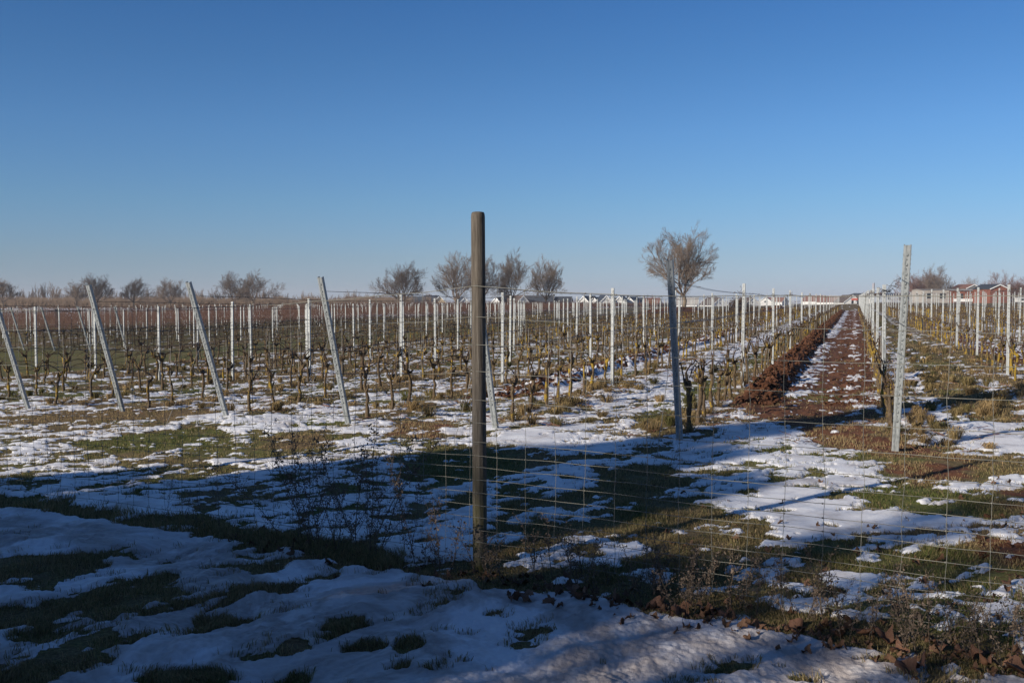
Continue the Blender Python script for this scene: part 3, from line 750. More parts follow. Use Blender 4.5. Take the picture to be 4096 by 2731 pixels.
# ------------------------------------------------------------------ vines
def make_vine(seed, lod=0):
    r = np.random.RandomState(seed); tr = MB()
    H = r.uniform(.50, .64); n = 9 if lod == 0 else 4; sd = 8 if lod == 0 else 4
    t = np.linspace(0, 1, n); wx = .030*np.cumsum(r.randn(n))*.55; wy = .022*np.cumsum(r.randn(n))*.5
    wx -= wx[0]; wy -= wy[0]
    pts = np.stack([wx+r.uniform(-.06, .06)*t, wy, -.04+t*(H+.04)], 1)
    rad = (.025*(1.35-.55*t)+.010*np.exp(-((t-1)/.16)**2))*r.uniform(.78, 1.08); rad[0] *= 1.35
    if lod == 0:                                   # knots and swellings
        rad = rad*(1+.16*r.randn(n)*np.minimum(1, t*3))
    tr.tube(pts, rad, sd, True, .17 if lod == 0 else .1, seed)
    top = pts[-1]
    ns = r.randint(5, 9) if lod == 0 else 3
    tips = []
    for i in range(ns):
        a = r.rand()*6.28; up = r.uniform(.25, 1.1); L = r.uniform(.06, .15); st = top+np.array([0, 0, -.05*r.rand()])
        m = st+np.array([math.cos(a)*L*.55*1.3, math.sin(a)*L*.35, L*.35*up]); e = m+np.array([math.cos(a)*L*.35, math.sin(a)*L*.25, L*.7*up])
        tr.tube([st, m, e], [.024*r.uniform(.8, 1.3), .020, .012*r.uniform(.6, 1.4)], 6 if lod == 0 else 3, True, .22, seed+i); tips.append(e)
    if r.rand() < .55:
        b0 = pts[int(n*.6)]; e = b0+np.array([r.choice([-1, 1])*.07, .03*r.randn(), .12]); tr.tube([b0, (b0+e)/2+np.array([.02, 0, 0]), e], [.018, .015, .011], 5 if lod == 0 else 3, True, .2, seed)
    canes = []
    for c in range(r.choice([1, 2, 2]) if lod < 2 else 1):
        b = MB(); dr_ = r.choice([-1, 1]) if c == 0 else -dr_last; dr_last = dr_
        st = tips[c % len(tips)]; L = r.uniform(.45, .80); nn = 10 if lod == 0 else 4; u = np.linspace(0, 1, nn)
        arch = r.uniform(.0, .07)
        z = st[2]+(0.72-st[2])*np.minimum(1, u*2.2)+arch*np.sin(u*np.pi)-r.uniform(0, .10)*u**2
        q = np.stack([st[0]+dr_*L*(u**1.25), st[1]*(1-u)+.012*np.cumsum(r.randn(nn))*.5, z], 1); q[0] = st
        if lod == 0: q[1:-1, 2] += .008*r.randn(nn-2)
        b.tube(q, np.linspace(.0095, .0055, nn)*(1.0 if lod == 0 else 1.25), 5 if lod == 0 else 3, True)
        if lod == 0:
            for _ in range(r.randint(1, 5)):
                i = r.randint(2, nn-1); e = q[i]+np.array([.03*r.randn(), .02*r.randn(), r.uniform(.02, .07)]); b.tube([q[i], e], [.004, .003], 4)
        canes.append(b)
    if r.rand() < .5 or lod:
        b = MB(); st = tips[-1]; e = st+np.array([.08*r.randn(), .03*r.randn(), r.uniform(.08, .30)]); b.tube([st, (st+e)/2+np.array([.015*r.randn(), .01, 0]), e], [.008, .006, .004], 4); canes.append(b)
    stake = MB()
    if lod == 0: stake.tube([(.045, .02, -.1), (.043, .02, .5), (.04+.01*r.randn(), .02, r.uniform(.85, 1.15))], .0040, 5)
    return tr, canes, stake
NV = 14; variants = []
for i in range(NV):
    tr, ca, st = make_vine(100+i); variants.append((tr.mesh('vine_trunk', M_vine, True), [c.mesh('vine_cane', M_cane, True) for c in ca], st.mesh('vine_stake', M_rod, True) if i % 3 != 1 else None))
lods = []
for i in range(8):
    tr, ca, st = make_vine(200+i, 1); cb = MB()
    for c in ca: cb.add(*c.arr())
    lods.append((tr.arr(), cb.arr()))
vines = []
for k, p, s0, pl, se in rows:
    s = s0+.62; i = 0
    while s < se:
        x, y = W(p+rng.normal(0, .02), s+rng.normal(0, .05))
        if inframe(x, y, 60) and rng.rand() > .03: vines.append((y, x, y, i, k))
        s += .72; i += 1
vines.sort(); NI = 295
zz = fields(np.array([v[1] for v in vines]), np.array([v[2] for v in vines]))[0]
fm = [[] for _ in lods]
for n_, (d, x, y, i, k) in enumerate(vines):
    z = zz[n_]-.02; rz = ROWDIR+rng.normal(0, .12)+(math.pi if rng.rand() < .5 else 0); sc_ = rng.uniform(.9, 1.14)
    if n_ < NI:
        v = variants[rng.randint(NV)]
        t = thing('grapevine', 'pruned gnarled grapevine, '+ordn(i)+' from the near end of '+rowname(k), 'grapevine', (x, y, z), rz, 'pruned grapevines standing in the rows')
        t.scale = (sc_, sc_, sc_*rng.uniform(.95, 1.08)); obj('trunk', v[0], t)
        for c in v[1]: obj('cane', c, t)
        if v[2] and rng.rand() < .75: obj('stake', v[2], t)
    else: fm[rng.randint(len(lods))].append(mat4((x, y, z), rz, sc_))
# the first rows beyond the grass strip are pruned too
for j in range(0, 7):
    p, s0 = B2[j]; s = s0+.8
    while s < 120:
        x, y = W(p, s)
        if inframe(x, y, 60): fm[rng.randint(len(lods))].append(mat4((x, y, bz(x, y)), ROWDIR+(math.pi if rng.rand() < .5 else 0), rng.uniform(.95, 1.2)))
        s += .9
tb, cb = MB(), MB()
for l, mm in zip(lods, fm):
    if mm: tb.add(*replicate(*l[0], mm)); cb.add(*replicate(*l[1], mm))
tag(obj('far_grapevines', tb.mesh('far_vines', M_vine)), 'many small pruned grapevine trunks in the far part of the rows', 'grapevines', kind='stuff')
tag(obj('far_vine_canes', cb.mesh('far_canes', M_cane)), 'brown canes of the grapevines in the far part of the rows', 'canes', kind='stuff')

# unpruned rows: dense reddish canes
M_red = simple('red_canes', (.066, .035, .027), .9, .35, 2)
def unpruned():
    V = []; n_tot = 0
    b = MB(); P0 = []; P1 = []; wd = []
    for j in range(5, 22):
        p, s0 = B2[j]
        s = s0
        while s < 175:
            x, y = W(p, s)
            if inframe(x, y, 60):
                z = bz(x, y); nn = 26 if y < 90 else 14
                for _ in range(nn):
                    x1, y1 = W(p+rng.normal(0, .10), s+rng.uniform(-.7, .7)); h0 = rng.uniform(.45, 1.2); h1 = min(2.05, h0+rng.uniform(.4, 1.2)); e = rng.normal(0, .18)
                    x2, y2 = W(p+rng.normal(0, .14), s+rng.uniform(-.7, .7)+e)
                    P0.append((x1, y1, z+h0)); P1.append((x1+(x2-x1)*.45, y1+(y2-y1)*.45, z+h1)); wd.append(max(.006, y*.00014))
            s += 1.0
    P0 = np.array(P0); P1 = np.array(P1); wd = np.array(wd)[:, None]; n = len(P0)
    o = np.column_stack([wd*CT, -wd*ST, 0*wd]); o2 = np.column_stack([wd*ST, wd*CT, 0*wd])
    V = np.stack([P0-o, P0+o, P0+o2, P1], 1).reshape(-1, 3); f = (np.arange(n)*4)[:, None]
    T = np.vstack([f+np.array([[0, 1, 3]]), f+np.array([[1, 2, 3]]), f+np.array([[2, 0, 3]])])
    tag(obj('unpruned_vines', mesh_from('unpruned', V, None, T, M_red)), 'dense band of unpruned reddish brown vine canes beyond the grass strip', 'unpruned vines', kind='stuff')
unpruned()

# ------------------------------------------------------------------ trees
def grow_tree(seed, H, spread=1.0, trunk=.18, r0=.035, levels=4, upw=.25, kids=(7, 8, 8, 6), lens=(.55, .5, .5, .45), tw=.006, droop=0.0, limb0=.0, env=None):
    r = np.random.RandomState(seed); tb = MB(); cb = MB()
    def branch(pos, d, L, rad, lvl, bld):
        n = 7 if lvl <= 1 else (5 if lvl == 2 else 3); pts = [pos]; dd = d.copy(); ds = []
        for i in range(n):
            dd = dd+r.randn(3)*(.13 if lvl else .05)+np.array([0, 0, (upw if lvl else .1)*(1.0/n)*1.6-droop*(lvl > 1)]); dd /= np.linalg.norm(dd)
            pts.append(pts[-1]+dd*L/n); ds.append(dd.copy())
        pts = np.array(pts)
        if env and lvl:
            cz, ex, ez = env[0]*H, env[1]*H, env[2]*H
            az_ = np.arctan2(pts[:, 1], pts[:, 0]); q_ = np.sqrt((pts[:, 0]**2+pts[:, 1]**2)/ex**2+((pts[:, 2]-cz)/ez)**2)*(1+.08*np.sin(az_*3+seed)+.07*np.sin(az_*5+pts[:, 2]*.9))
            k_ = np.argmax(q_ > 1.0+.05*r.randn()) if (q_ > 1).any() else 0
            if k_ == 1 and lvl > 1: return
            if k_ > 1: pts = pts[:k_+1]; ds = ds[:k_]; n = k_; L = L*.8
        rr = np.linspace(rad, max(tw*.6, rad*(.35 if lvl else .45)), n+1)
        bld.tube(pts, rr, 8 if lvl == 0 else (6 if lvl == 1 else 3), False)
        if lvl >= levels: return
        m = kids[min(lvl, len(kids)-1)]
        for i in range(m):
            u = (limb0 if lvl == 0 else .18)+(1-(limb0 if lvl == 0 else .18))*((i+r.rand())/m)
            f = u*n; a = min(n-1, int(f)); q = pts[a]+(pts[a+1]-pts[a])*(f-a); base = ds[a]
            az = r.rand()*6.28 if lvl else i*2.4+r.rand()
            pr = np.cross(base, [math.cos(az), math.sin(az), .3]); pr /= np.linalg.norm(pr)+1e-9
            sp = r.uniform(.45, .95)*spread if lvl else r.uniform(.5, 1.0)*spread
            nd = base+pr*sp; nd /= np.linalg.norm(nd)
            l2 = L*lens[min(lvl, len(lens)-1)]*r.uniform(.7, 1.25)*(1.25-.6*u if lvl else 1.2-.35*u)
            branch(q, nd, l2, max(tw, rr[a]*.55), lvl+1, cb)
    n = 5; hT = H*trunk
    tp = np.array([(0.02*H*r.randn()*(i/n)*.5, .02*H*r.randn()*(i/n)*.5, -.4+(hT+.4)*i/(n-1)) for i in range(n)])
    tb.tube(tp, np.linspace(r0*1.35, r0, n)*H, 10, False, .05, seed)
    top = tp[-1]; nl = kids[0]
    for i in range(nl):
        az = i*2*np.pi/nl+r.uniform(-.4, .4); el = (.35+1.0*((i*.618) % 1)) if i else 1.5
        d = np.array([math.cos(az)*math.cos(el)*spread, math.sin(az)*math.cos(el)*spread, math.sin(el)]); d /= np.linalg.norm(d)
        L = (H-hT)*(.62+.30*math.sin(el))*r.uniform(.75, 1.08)
        branch(top-np.array([0, 0, hT*.28*r.rand()]), d, L*.85, r0*H*.62*r.uniform(.7, 1.1), 1, cb)
    return tb.mesh('tree_trunk', M_tbark, True), cb.mesh('tree_crown', M_twig, False)
def put_tree(name, label, var, x, y, z, s, rz, group=None, cat='tree', sx=1.0):
    t = thing(name, label, cat, (x, y, z), rz, group); t.scale = (s*sx, s*sx, s)
    obj('trunk', var[0], t); obj('crown', var[1], t); return t
big = [grow_tree(s, 9.0, 1.05, .22, .017, 4, .20, (9, 10, 9, 9), (.62, .54, .52, .55), .009, env=(.61, .35, .385)) for s in (104, 102, 103, 108, 106, 107)]
def from_px(px, Z, py_base=None):
    x = (px-2048)/FPX*Z; return x, Z
def tree_at(name, label, px, top, Z, var, group=None, sx=1.0, basez=None, rz=0, cat='tree', H=9.0):
    x, y = from_px(px, Z); z = bz(x, y) if basez is None else basez
    h = CAMZ+(HOR-top)*Z/FPX-z; return put_tree(name, label, var, x, y, z, h/H, rz, group, cat, sx)
TG = 'bare trees standing along the far field edge'
tree_at('bare_tree', 'largest bare tree, broad crowned, rising above the shaded end post left of the alley', 2735, 886, 118, big[0], TG, 1.05, rz=0.1)
tree_at('bare_tree', 'bare tree with leaning twin trunk, rightmost of the three right of the wooden post', 2185, 1008, 190, big[4], TG, .80, rz=2)
tree_at('bare_tree', 'bare tree standing just right of the wooden post, full rounded crown', 2045, 998, 185, big[5], TG, .95, rz=1)
tree_at('bare_tree', 'bare tree mostly hidden behind the wooden fence post', 1925, 1005, 188, big[0], TG, .80, rz=3.5)
tree_at('bare_tree', 'bare tree standing just left of the wooden fence post', 1825, 1010, 180, big[1], TG, 1.0, rz=4.4)
tree_at('bare_tree', 'wide bare tree standing alone between the shrubs and the wooden post', 1615, 1037, 178, big[3], TG, 1.15, rz=5.2)
tree_at('bare_tree', 'right one of two touching bare trees between the second and third leaning posts', 1010, 1080, 230, big[5], TG, 1.25, rz=1.4)
tree_at('bare_tree', 'left one of two touching bare trees between the second and third leaning posts', 932, 1086, 232, big[1], TG, 1.0, rz=2.7)
tree_at('bare_tree', 'bare tree just left of the top of the second full leaning end post', 680, 1100, 230, big[4], TG, 1.15, rz=.4)
tree_at('bare_tree', 'bare tree midway between the first and second full leaning end posts', 535, 1102, 232, big[0], TG, 1.1, rz=5.4)
tree_at('bare_tree', 'tall bare tree right of the top of the leftmost full leaning end post', 388, 1086, 228, big[3], TG, 1.15, rz=3.1)
tree_at('bare_tree', 'small bare tree left of the top of the leftmost full leaning end post', 305, 1118, 236, big[0], TG, 1.1, rz=4.0)
tree_at('bare_tree', 'bare tree cut by the left edge of the picture', 12, 1096, 225, big[0], TG, 1.35, rz=2.2)
# slender young trees and shrubs behind
M_twig2 = simple('shrub_twigs', (.16, .115, .085), .95, .2, 4)
slim = []
for s in (21, 22, 23, 24):
    a, b_ = grow_tree(s, 7.0, .42, .12, .012, 3, .75, (8, 9, 8, 5), (.42, .42, .4, .4), .011); b_.materials.clear(); b_.materials.append(M_twig2); slim.append((a, b_))
px = -40; n_ = 0
while px < 1760:
    top = 1152+rng.uniform(-14, 26)+(12 if px > 1300 else 0)-(22 if 130 < px < 230 else 0); Z = rng.uniform(262, 300)
    if px > 1500: top += 8
    tree_at('slender_tree', 'slender bare young tree in the pale thicket behind the vineyard', px, top, Z, slim[n_ % 4], 'slender bare trees in the thicket behind the vineyard', rng.uniform(1.2, 1.9), rz=rng.rand()*6, H=7.0, cat='tree')
    px += rng.uniform(14, 30); n_ += 1
# low hedge masses under them
def thicket(name, label, x0, x1, top, Z, colmat, n, seed, grp=None):
    r = np.random.RandomState(seed); P0 = []; P1 = []
    px_ = r.uniform(x0, x1, n); Zs = Z+r.uniform(-4, 4, n); x = (px_-2048)/FPX*Zs; z0 = base_z(x, Zs)
    hmax = CAMZ+(HOR-top)*Z/FPX-z0; h = hmax*(.45+.55*r.rand(n))*(1+.18*fbm(px_*.02, px_*0, 3, seed))
    dx = r.normal(0, .5, n); P0 = np.stack([x, Zs, z0+h*r.uniform(0, .5, n)], 1); P1 = np.stack([x+dx, Zs+r.normal(0, .3, n), z0+h], 1)
    w = Z*.00022; o = np.array([[w, 0, 0]]); o2 = np.array([[0, w, 0]])
    V = np.stack([P0-o, P0+o, P0+o2, P1], 1).reshape(-1, 3); f = (np.arange(n)*4)[:, None]
    T = np.vstack([f+np.array([[0, 1, 3]]), f+np.array([[1, 2, 3]]), f+np.array([[2, 0, 3]])])
    c = np.array([(x0+x1)/2*1.0-2048, 0, 0])
    return tag(obj(name, mesh_from(name, V, None, T, colmat)), label, 'bushes', grp, 'stuff')
thicket('far_thicket', 'low brown thicket of bare brushwood behind the red vines', -60, 1640, 1184, 250, M_twig2, 22000, 3)
thicket('hedge', 'dark low hedge in front of the white gabled houses', 1500, 2700, 1207, 300, simple('hedge_twigs', (.07, .042, .035), .95, .3, 3), 9000, 5)

# right hand trees behind the barn
tree_r = [grow_tree(s, 10., 1.25, .12, .018, 4, .18, (8, 10, 10, 8), (.72, .56, .52, .5), .012, env=(.54, .42, .46)) for s in (31, 33, 36)]
M_twr = simple('reddish_twigs', (.145, .078, .062), .95, .25, 4)
red_t = [(a, b_.copy()) for a, b_ in tree_r]
for a, b_ in red_t: b_.materials.clear(); b_.materials.append(M_twr)
RG = 'bare trees around the red barn'
for px_, top, Z, v, lab, sx in [
    (3745, 1056, 330, tree_r[0], 'tall dense bare tree behind the left end of the red barn', .85), (3685, 1066, 335, red_t[1], 'reddish bare tree just right of the tilted end post', .9),
    (3640, 1085, 340, red_t[0], 'reddish bare tree hidden behind the tilted end post', .9), (3712, 1062, 338, red_t[1], 'reddish bare tree between the two tall trees left of the barn', .8),
    (3828, 1122, 350, tree_r[1], 'small bare tree above the middle of the red barn roof', .8), (3885, 1106, 352, tree_r[0], 'bare tree behind the small gable of the red barn', .8),
    (3935, 1112, 350, tree_r[1], 'spreading bare tree left of the tall rounded one behind the barn', .95), (3990, 1084, 345, red_t[0], 'rounded bare tree behind the brick gabled house', .95),
    (4050, 1098, 345, red_t[1], 'dark reddish bare tree right of the brick gabled house', 1.05), (4096, 1100, 350, red_t[0], 'dark reddish bare tree cut by the right edge of the picture', 1.0)]:
    tree_at('bare_tree', lab, px_, top, Z, v, RG, sx, rz=rng.rand()*6, H=10.)
# small oaks keeping their brown leaves, by the largest tree
def leafy_bush(seed, H, n):
    r = np.random.RandomState(seed); a, c = grow_tree(seed, H, .8, .25, .02, 2, .3, (6, 6, 4), (.5, .5), .012)
    V0 = np.empty(len(c.vertices)*3); c.vertices.foreach_get('co', V0); V0 = V0.reshape(-1, 3); P = V0[r.randint(0, len(V0), n)]+r.normal(0, .07, (n, 3)); s = r.uniform(.03, .07, (n, 1))
    d1 = r.randn(n, 3); d1 /= np.linalg.norm(d1, axis=1)[:, None]; d2 = np.cross(d1, r.randn(n, 3)); d2 /= np.linalg.norm(d2, axis=1)[:, None]
    V = np.stack([P-d1*s, P-d2*s*.6, P+d1*s, P+d2*s*.6], 1).reshape(-1, 3); Q = (np.arange(n)*4)[:, None]+np.array([[0, 1, 2, 3]])
    return a, c, mesh_from('brown_leaves', V, Q, None, simple('oak_leaves', (.20, .085, .045), .8, .3, 6))
for px_, top, lab, s in ((2609, 1166, 'young tree still holding rust brown leaves, above the vine rows', 3), (2568, 1176, 'thin young tree with few brown leaves, beside the leafier one', 4)):
    a, c, lf = leafy_bush(s, 3.2, 900 if s == 3 else 350); Z = 96; x, y = from_px(px_, Z); z = bz(x, y); h = CAMZ+(HOR-top)*Z/FPX-z
    t = put_tree('young_oak', lab, (a, c), x, y, z, h/3.2, 0, None, 'tree', .62); obj('leaves', lf, t)

# ------------------------------------------------------------------ houses
M_wht = simple('white_render', (.60, .59, .57), .9, .06, .4); M_crm = simple('cream_boards', (.55, .43, .28), .9, .1, .4)
M_brick = simple('red_brick', (.20, .072, .045), .9, .12, .5); M_slate = simple('slate_roof', (.035, .04, .05), .6, .25, .6); M_brn = simple('brown_roof', (.085, .06, .05), .85, .2, .6)
M_tile = simple('red_tiles', (.17, .085, .065), .85, .2, .6); M_grey = simple('grey_sheet_roof', (.33, .30, .27), .8, .12, .3); M_win = simple('window_glass', (.03, .035, .04), .2, .1, 1)
M_trim = simple('white_trim', (.8, .8, .78), .7, .04, 1)
def house(px, Zd, w, ridge_px, wall, roof, rz, lab, depth=11, base=None, winds=2, chim=False, name='gabled_house', grp='gabled houses beyond the vineyard', pitch=1.0):
    """gable end (width w metres) faces -Y before rotation rz"""
    x, y = from_px(px, Zd); zr = CAMZ+(HOR-ridge_px)*Zd/FPX; z = bz(x, y) if base is None else base
    rise = w/2*pitch; eave = max(1.5, zr-z-rise)
    t = thing(name, lab, 'house', (x, y, z), rz, grp)
    b = MB(); V = [(-w/2, 0, -.5), (w/2, 0, -.5), (w/2, 0, eave), (0, 0, eave+rise), (-w/2, 0, eave)]
    V += [(a, depth, c) for a, _, c in V]
    b.add(V, [(0, 1, 2, 4), (5, 9, 7, 6), (0, 4, 9, 5), (1, 6, 7, 2)], [(4, 2, 3), (9, 8, 7)])
    obj('wall', b.mesh('wall', wall), t)
    rb = MB(); ov = .35; sl = rise/(w/2)
    for sg in (-1, 1):
        xe = sg*(w/2+ov); ze = eave-ov*sl; th = .18
        v = [(0, -ov, eave+rise+.06), (xe, -ov, ze+.06), (xe, depth+ov, ze+.06), (0, depth+ov, eave+rise+.06)]
        v += [(a, b_, c+th) for a, b_, c in v]
        rb.add(v, [(0, 1, 2, 3), (4, 7, 6, 5), (0, 4, 5, 1), (1, 5, 6, 2), (2, 6, 7, 3), (0, 3, 7, 4)])
    ro = obj('roof', rb.mesh('roof', roof), t)
    tr = MB()
    for sg in (-1, 1):
        L = math.hypot(w/2+ov, (w/2+ov)*sl); a = math.atan2(sl, 1)
        Mx = Matrix.Rotation(sg*a, 3, 'Y'); v = np.array([(q*sg*L, yy, zz_) for q in (0, 1) for yy in (-ov-.06, -ov-.003) for zz_ in (-.20, .05)])
        v = v@np.array(Mx).T+np.array([0, 0, eave+rise+.1]); tr.add(v, [(0, 1, 3, 2), (4, 6, 7, 5), (0, 4, 5, 1), (2, 3, 7, 6), (0, 2, 6, 4), (1, 5, 7, 3)])
    obj('bargeboard', tr.mesh('bargeboard', M_trim), t)
    for i in range(winds):
        for lv in range(2):
            cx = (i-(winds-1)/2)*w*.24; cz = eave+rise*.25 if lv else max(.9, eave-1.6)
            wbm = MB(); wbm.box((cx, -.02, cz), (.9, .06, 1.1)); wn = obj('window', wbm.mesh('window', M_win), t)
            fr = MB(); fr.box((cx, -.045, cz+.58), (1.1, .05, .1)); fr.box((cx, -.045, cz-.58), (1.1, .05, .1)); fr.box((cx, -.06, cz), (.06, .03, 1.05)); obj('frame', fr.mesh('frame', M_trim), wn)
    if chim:
        cb_ = MB(); cb_.box((.6, depth*.5, eave+rise+.4), (.7, .7, 1.4)); obj('chimney', cb_.mesh('chimney', M_slate), ro)
    return t
H_ = [  # px, Z, width, ridge y, wall, roof, rotation, label
 (1500, 380, 9, 1199, M_crm, M_brn, .9, 'dim brown roofed house behind the third leaning post wires, leftmost of the houses', 16, 1),
 (1590, 390, 9, 1193, M_brn, M_brn, 1.2, 'long brown roofed house behind the wide lone tree', 16, 0),
 (1705, 380, 9, 1190, M_slate, M_slate, 1.25, 'dark slate roofed house right of the wide lone tree', 12, 0),
 (1758, 375, 9.5, 1188, M_crm, M_slate, .30, 'house with a cream boarded gable and long dark slate roof', 26, 2),
 (1858, 380, 8.5, 1192, M_wht, M_slate, .25, 'white gabled house just left of the wooden post', 10, 1),
 (1985, 380, 8, 1190, M_wht, M_slate, -.5, 'white gabled house just right of the wooden post', 14, 1),
 (2092, 376, 9.5, 1187, M_wht, M_brn, .45, 'white gabled house with a long brown roof between two bare trees', 16, 2),
 (2215, 380, 9, 1184, M_slate, M_slate, 1.3, 'dark tall roofed house right of the last small bare tree', 13, 0),
 (2285, 380, 9, 1188, M_brn, M_slate, 1.3, 'low dark roofed house in the middle of the house row', 14, 0),
 (2334, 384, 8, 1185, M_wht, M_slate, -.45, 'white gabled house with a narrow bluish roof right of the middle', 12, 1),
 (2375, 380, 8, 1190, M_wht, M_slate, -.3, 'small white gabled house left of the joined pair', 10, 1),
 (2425, 372, 9.5, 1188, M_wht, M_slate, .1, 'bright white gabled house directly left of a tall pale trellis post', 12, 2),
 (2478, 374, 9, 1187, M_wht, M_slate, -.25, 'bright white gabled house directly right of a tall pale trellis post', 12, 2),
 (2518, 380, 8, 1189, M_wht, M_slate, -.35, 'white gabled house, rightmost of the bright group', 13, 1),
 (2570, 395, 8, 1193, M_slate, M_slate, 1.3, 'low slate roof behind the brown leaved young tree', 12, 0)]
for a in H_: house(a[0], a[1], a[2], a[3], a[4], a[5], a[6], a[7], a[8], None, a[9], a[9] == 0)
for px_, Z, w, rd, wl, rf, rz, lab in [
 (3010, 520, 9, 1190, M_wht, M_brn, .3, 'far small white house left of the alley, leftmost'), (3060, 540, 9, 1188, M_wht, M_slate, -.3, 'far small white house behind the upright posts left of alley'),
 (3140, 560, 6, 1190, M_wht, M_tile, .7, 'far house with a brick red roof behind the upright posts'), (3300, 560, 8, 1183, M_wht, M_tile, .8, 'far red roofed house above the left side of the alley'),
 (3360, 540, 8, 1185, M_wht, M_tile, .7, 'far white house with red roof near the alley end'), (3410, 500, 9.5, 1181, M_wht, M_brn, .1, 'far white gabled house over the left half of the alley end'),
 (3452, 500, 9.5, 1180, M_wht, M_brn, -.1, 'far white gabled house over the right half of the alley end'),
 (2640, 520, 9, 1193, M_wht, M_tile, 1.2, 'far pale house beside the brown leaved tree'), (2790, 520, 9, 1192, M_wht, M_grey, 1.3, 'far low white building right of the largest tree'),
 (2880, 530, 10, 1191, M_wht, M_brn, .4, 'far white house between largest tree and brush heap')]:
    house(px_, Z, w, rd, wl, rf, rz, lab, 12, None, 1, False, grp='small houses far beyond the fields', pitch=.75)
# long sheds with flat dark roofs near the alley
def shed(name, lab, px0, px1, Z, top, base_px, wallm, roofm, depth=14, rh=1.2, doors=0, cat='building'):
    x0 = (px0-2048)/FPX*Z; x1 = (px1-2048)/FPX*Z; zt = CAMZ+(HOR-top)*Z/FPX; zb = CAMZ+(HOR-base_px)*Z/FPX-.5
    t = thing(name, lab, cat, ((x0+x1)/2, Z, zb)); w = x1-x0; h = zt-zb
    b = MB(); b.box((0, depth/2, (h-rh)/2), (w, depth, h-rh)); obj('wall', b.mesh('wall', wallm), t)
    r_ = MB(); v = [(-w/2-.3, -.3, h-rh+.02), (w/2+.3, -.3, h-rh+.02), (w/2+.3, depth/2, h), (-w/2-.3, depth/2, h), (w/2+.3, depth+.3, h-rh+.02), (-w/2-.3, depth+.3, h-rh+.02)]
    r_.add(v, [(0, 1, 2, 3), (3, 2, 4, 5), (0, 5, 4, 1)], [(0, 3, 5), (1, 4, 2)]); obj('roof', r_.mesh('roof', roofm), t)
    n = max(2, int(w/6)); dm = MB()
    for i in range(n):
        wb_ = MB(); wb_.box((-w/2+(i+.5)*w/n, -.03, (h-rh)*.55), (1.6, .08, (h-rh)*.4)); wn = obj('window', wb_.mesh('window', M_win), t)
    return t, w, h, depth
shed('long_building', 'long low building with a dark roof and window band behind the tilted end post', 3450, 3700, 620, 1172, 1205, simple('bluish_wall', (.35, .38, .42), .8, .1, .3), M_slate, 30, 1.5)
cb_ = MB(); zc = -4.0
cb_.tube([(0, 0, 0), (0, 0, 8), (0, 0, 8.2+4.6)], [1.0, .9, .85], 14); ch = obj('factory_chimney', cb_.mesh('chimney', simple('chimney_concrete', (.30, .29, .31), .9, .1, .3)), None, ((3492-2048)/FPX*700, 700, zc))
ch.scale.z = (CAMZ+(HOR-1132)*700/FPX-zc)/12.8
tag(ch, 'thin pale grey chimney rising on the horizon left of the tilted end post', 'chimney')
# the red barn with its pale roof, brick house with white gable boards
t, w, h, dp = shed('red_barn', 'long red brick barn with a pale grey roof, behind the vine rows on the right', 3797, 3968, 300, 1156, 1205, M_brick, M_grey, 8, .5)
g = MB(); g.box((w*.05, -.3, h*.20), (w*.94, .5, h*.22)); obj('white_plinth', g.mesh('white_plinth', M_trim), t)
shed('grey_barn', 'pale grey barn adjoining the left end of the red barn', 3688, 3795, 300, 1156, 1205, M_grey, M_grey, 8, .3)
house(3995, 290, 5.6, 1139, M_brick, M_slate, .1, 'brick house with white gable boards at the right end of the barn', 9, None, 0, False, 'brick_house', None, .42)
house(3893, 325, 5, 1139, M_grey, M_tile, .1, 'small grey gable peeping over the red barn roof', 9, None, 0, False, 'gabled_house', None, .45)
shed('white_fence_wall', 'long low white wall at the far right beyond the vines', 4062, 4180, 290, 1188, 1202, M_wht, M_wht, 1, .1, cat='wall')

# red trailer standing in the field at the end of the alley
def trailer():
    Z = 262; x, y = from_px(3420, Z); z = bz(x, y)
    t = thing('farm_trailer', 'small red farm trailer parked in the field at the end of the alley', 'trailer', (x, y, z), 1.1)
    red = simple('red_paint', (.30, .06, .045), .6, .15, 2); b = MB(); b.box((0, 0, .95), (2.9, 1.6, .12)); b.box((0, -.77, 1.2), (2.9, .06, .5)); b.box((0, .77, 1.2), (2.9, .06, .5)); b.box((-1.42, 0, 1.2), (.06, 1.48, .5)); b.box((1.42, 0, 1.2), (.06, 1.48, .5))
    obj('cargo_bed', b.mesh('bed', red), t)
    d = MB(); d.tube([(1.45, 0, .8), (2.6, 0, .6)], .05, 6); obj('drawbar', d.mesh('drawbar', red), t)
    for sx in (-.8, .8):
        for sy in (-.7, .7):
            w_ = MB(); w_.tube([(sx, sy-.12, .42), (sx, sy+.12, .42)], .42, 16); obj('wheel', w_.mesh('wheel', M_slate, True), t)
trailer()
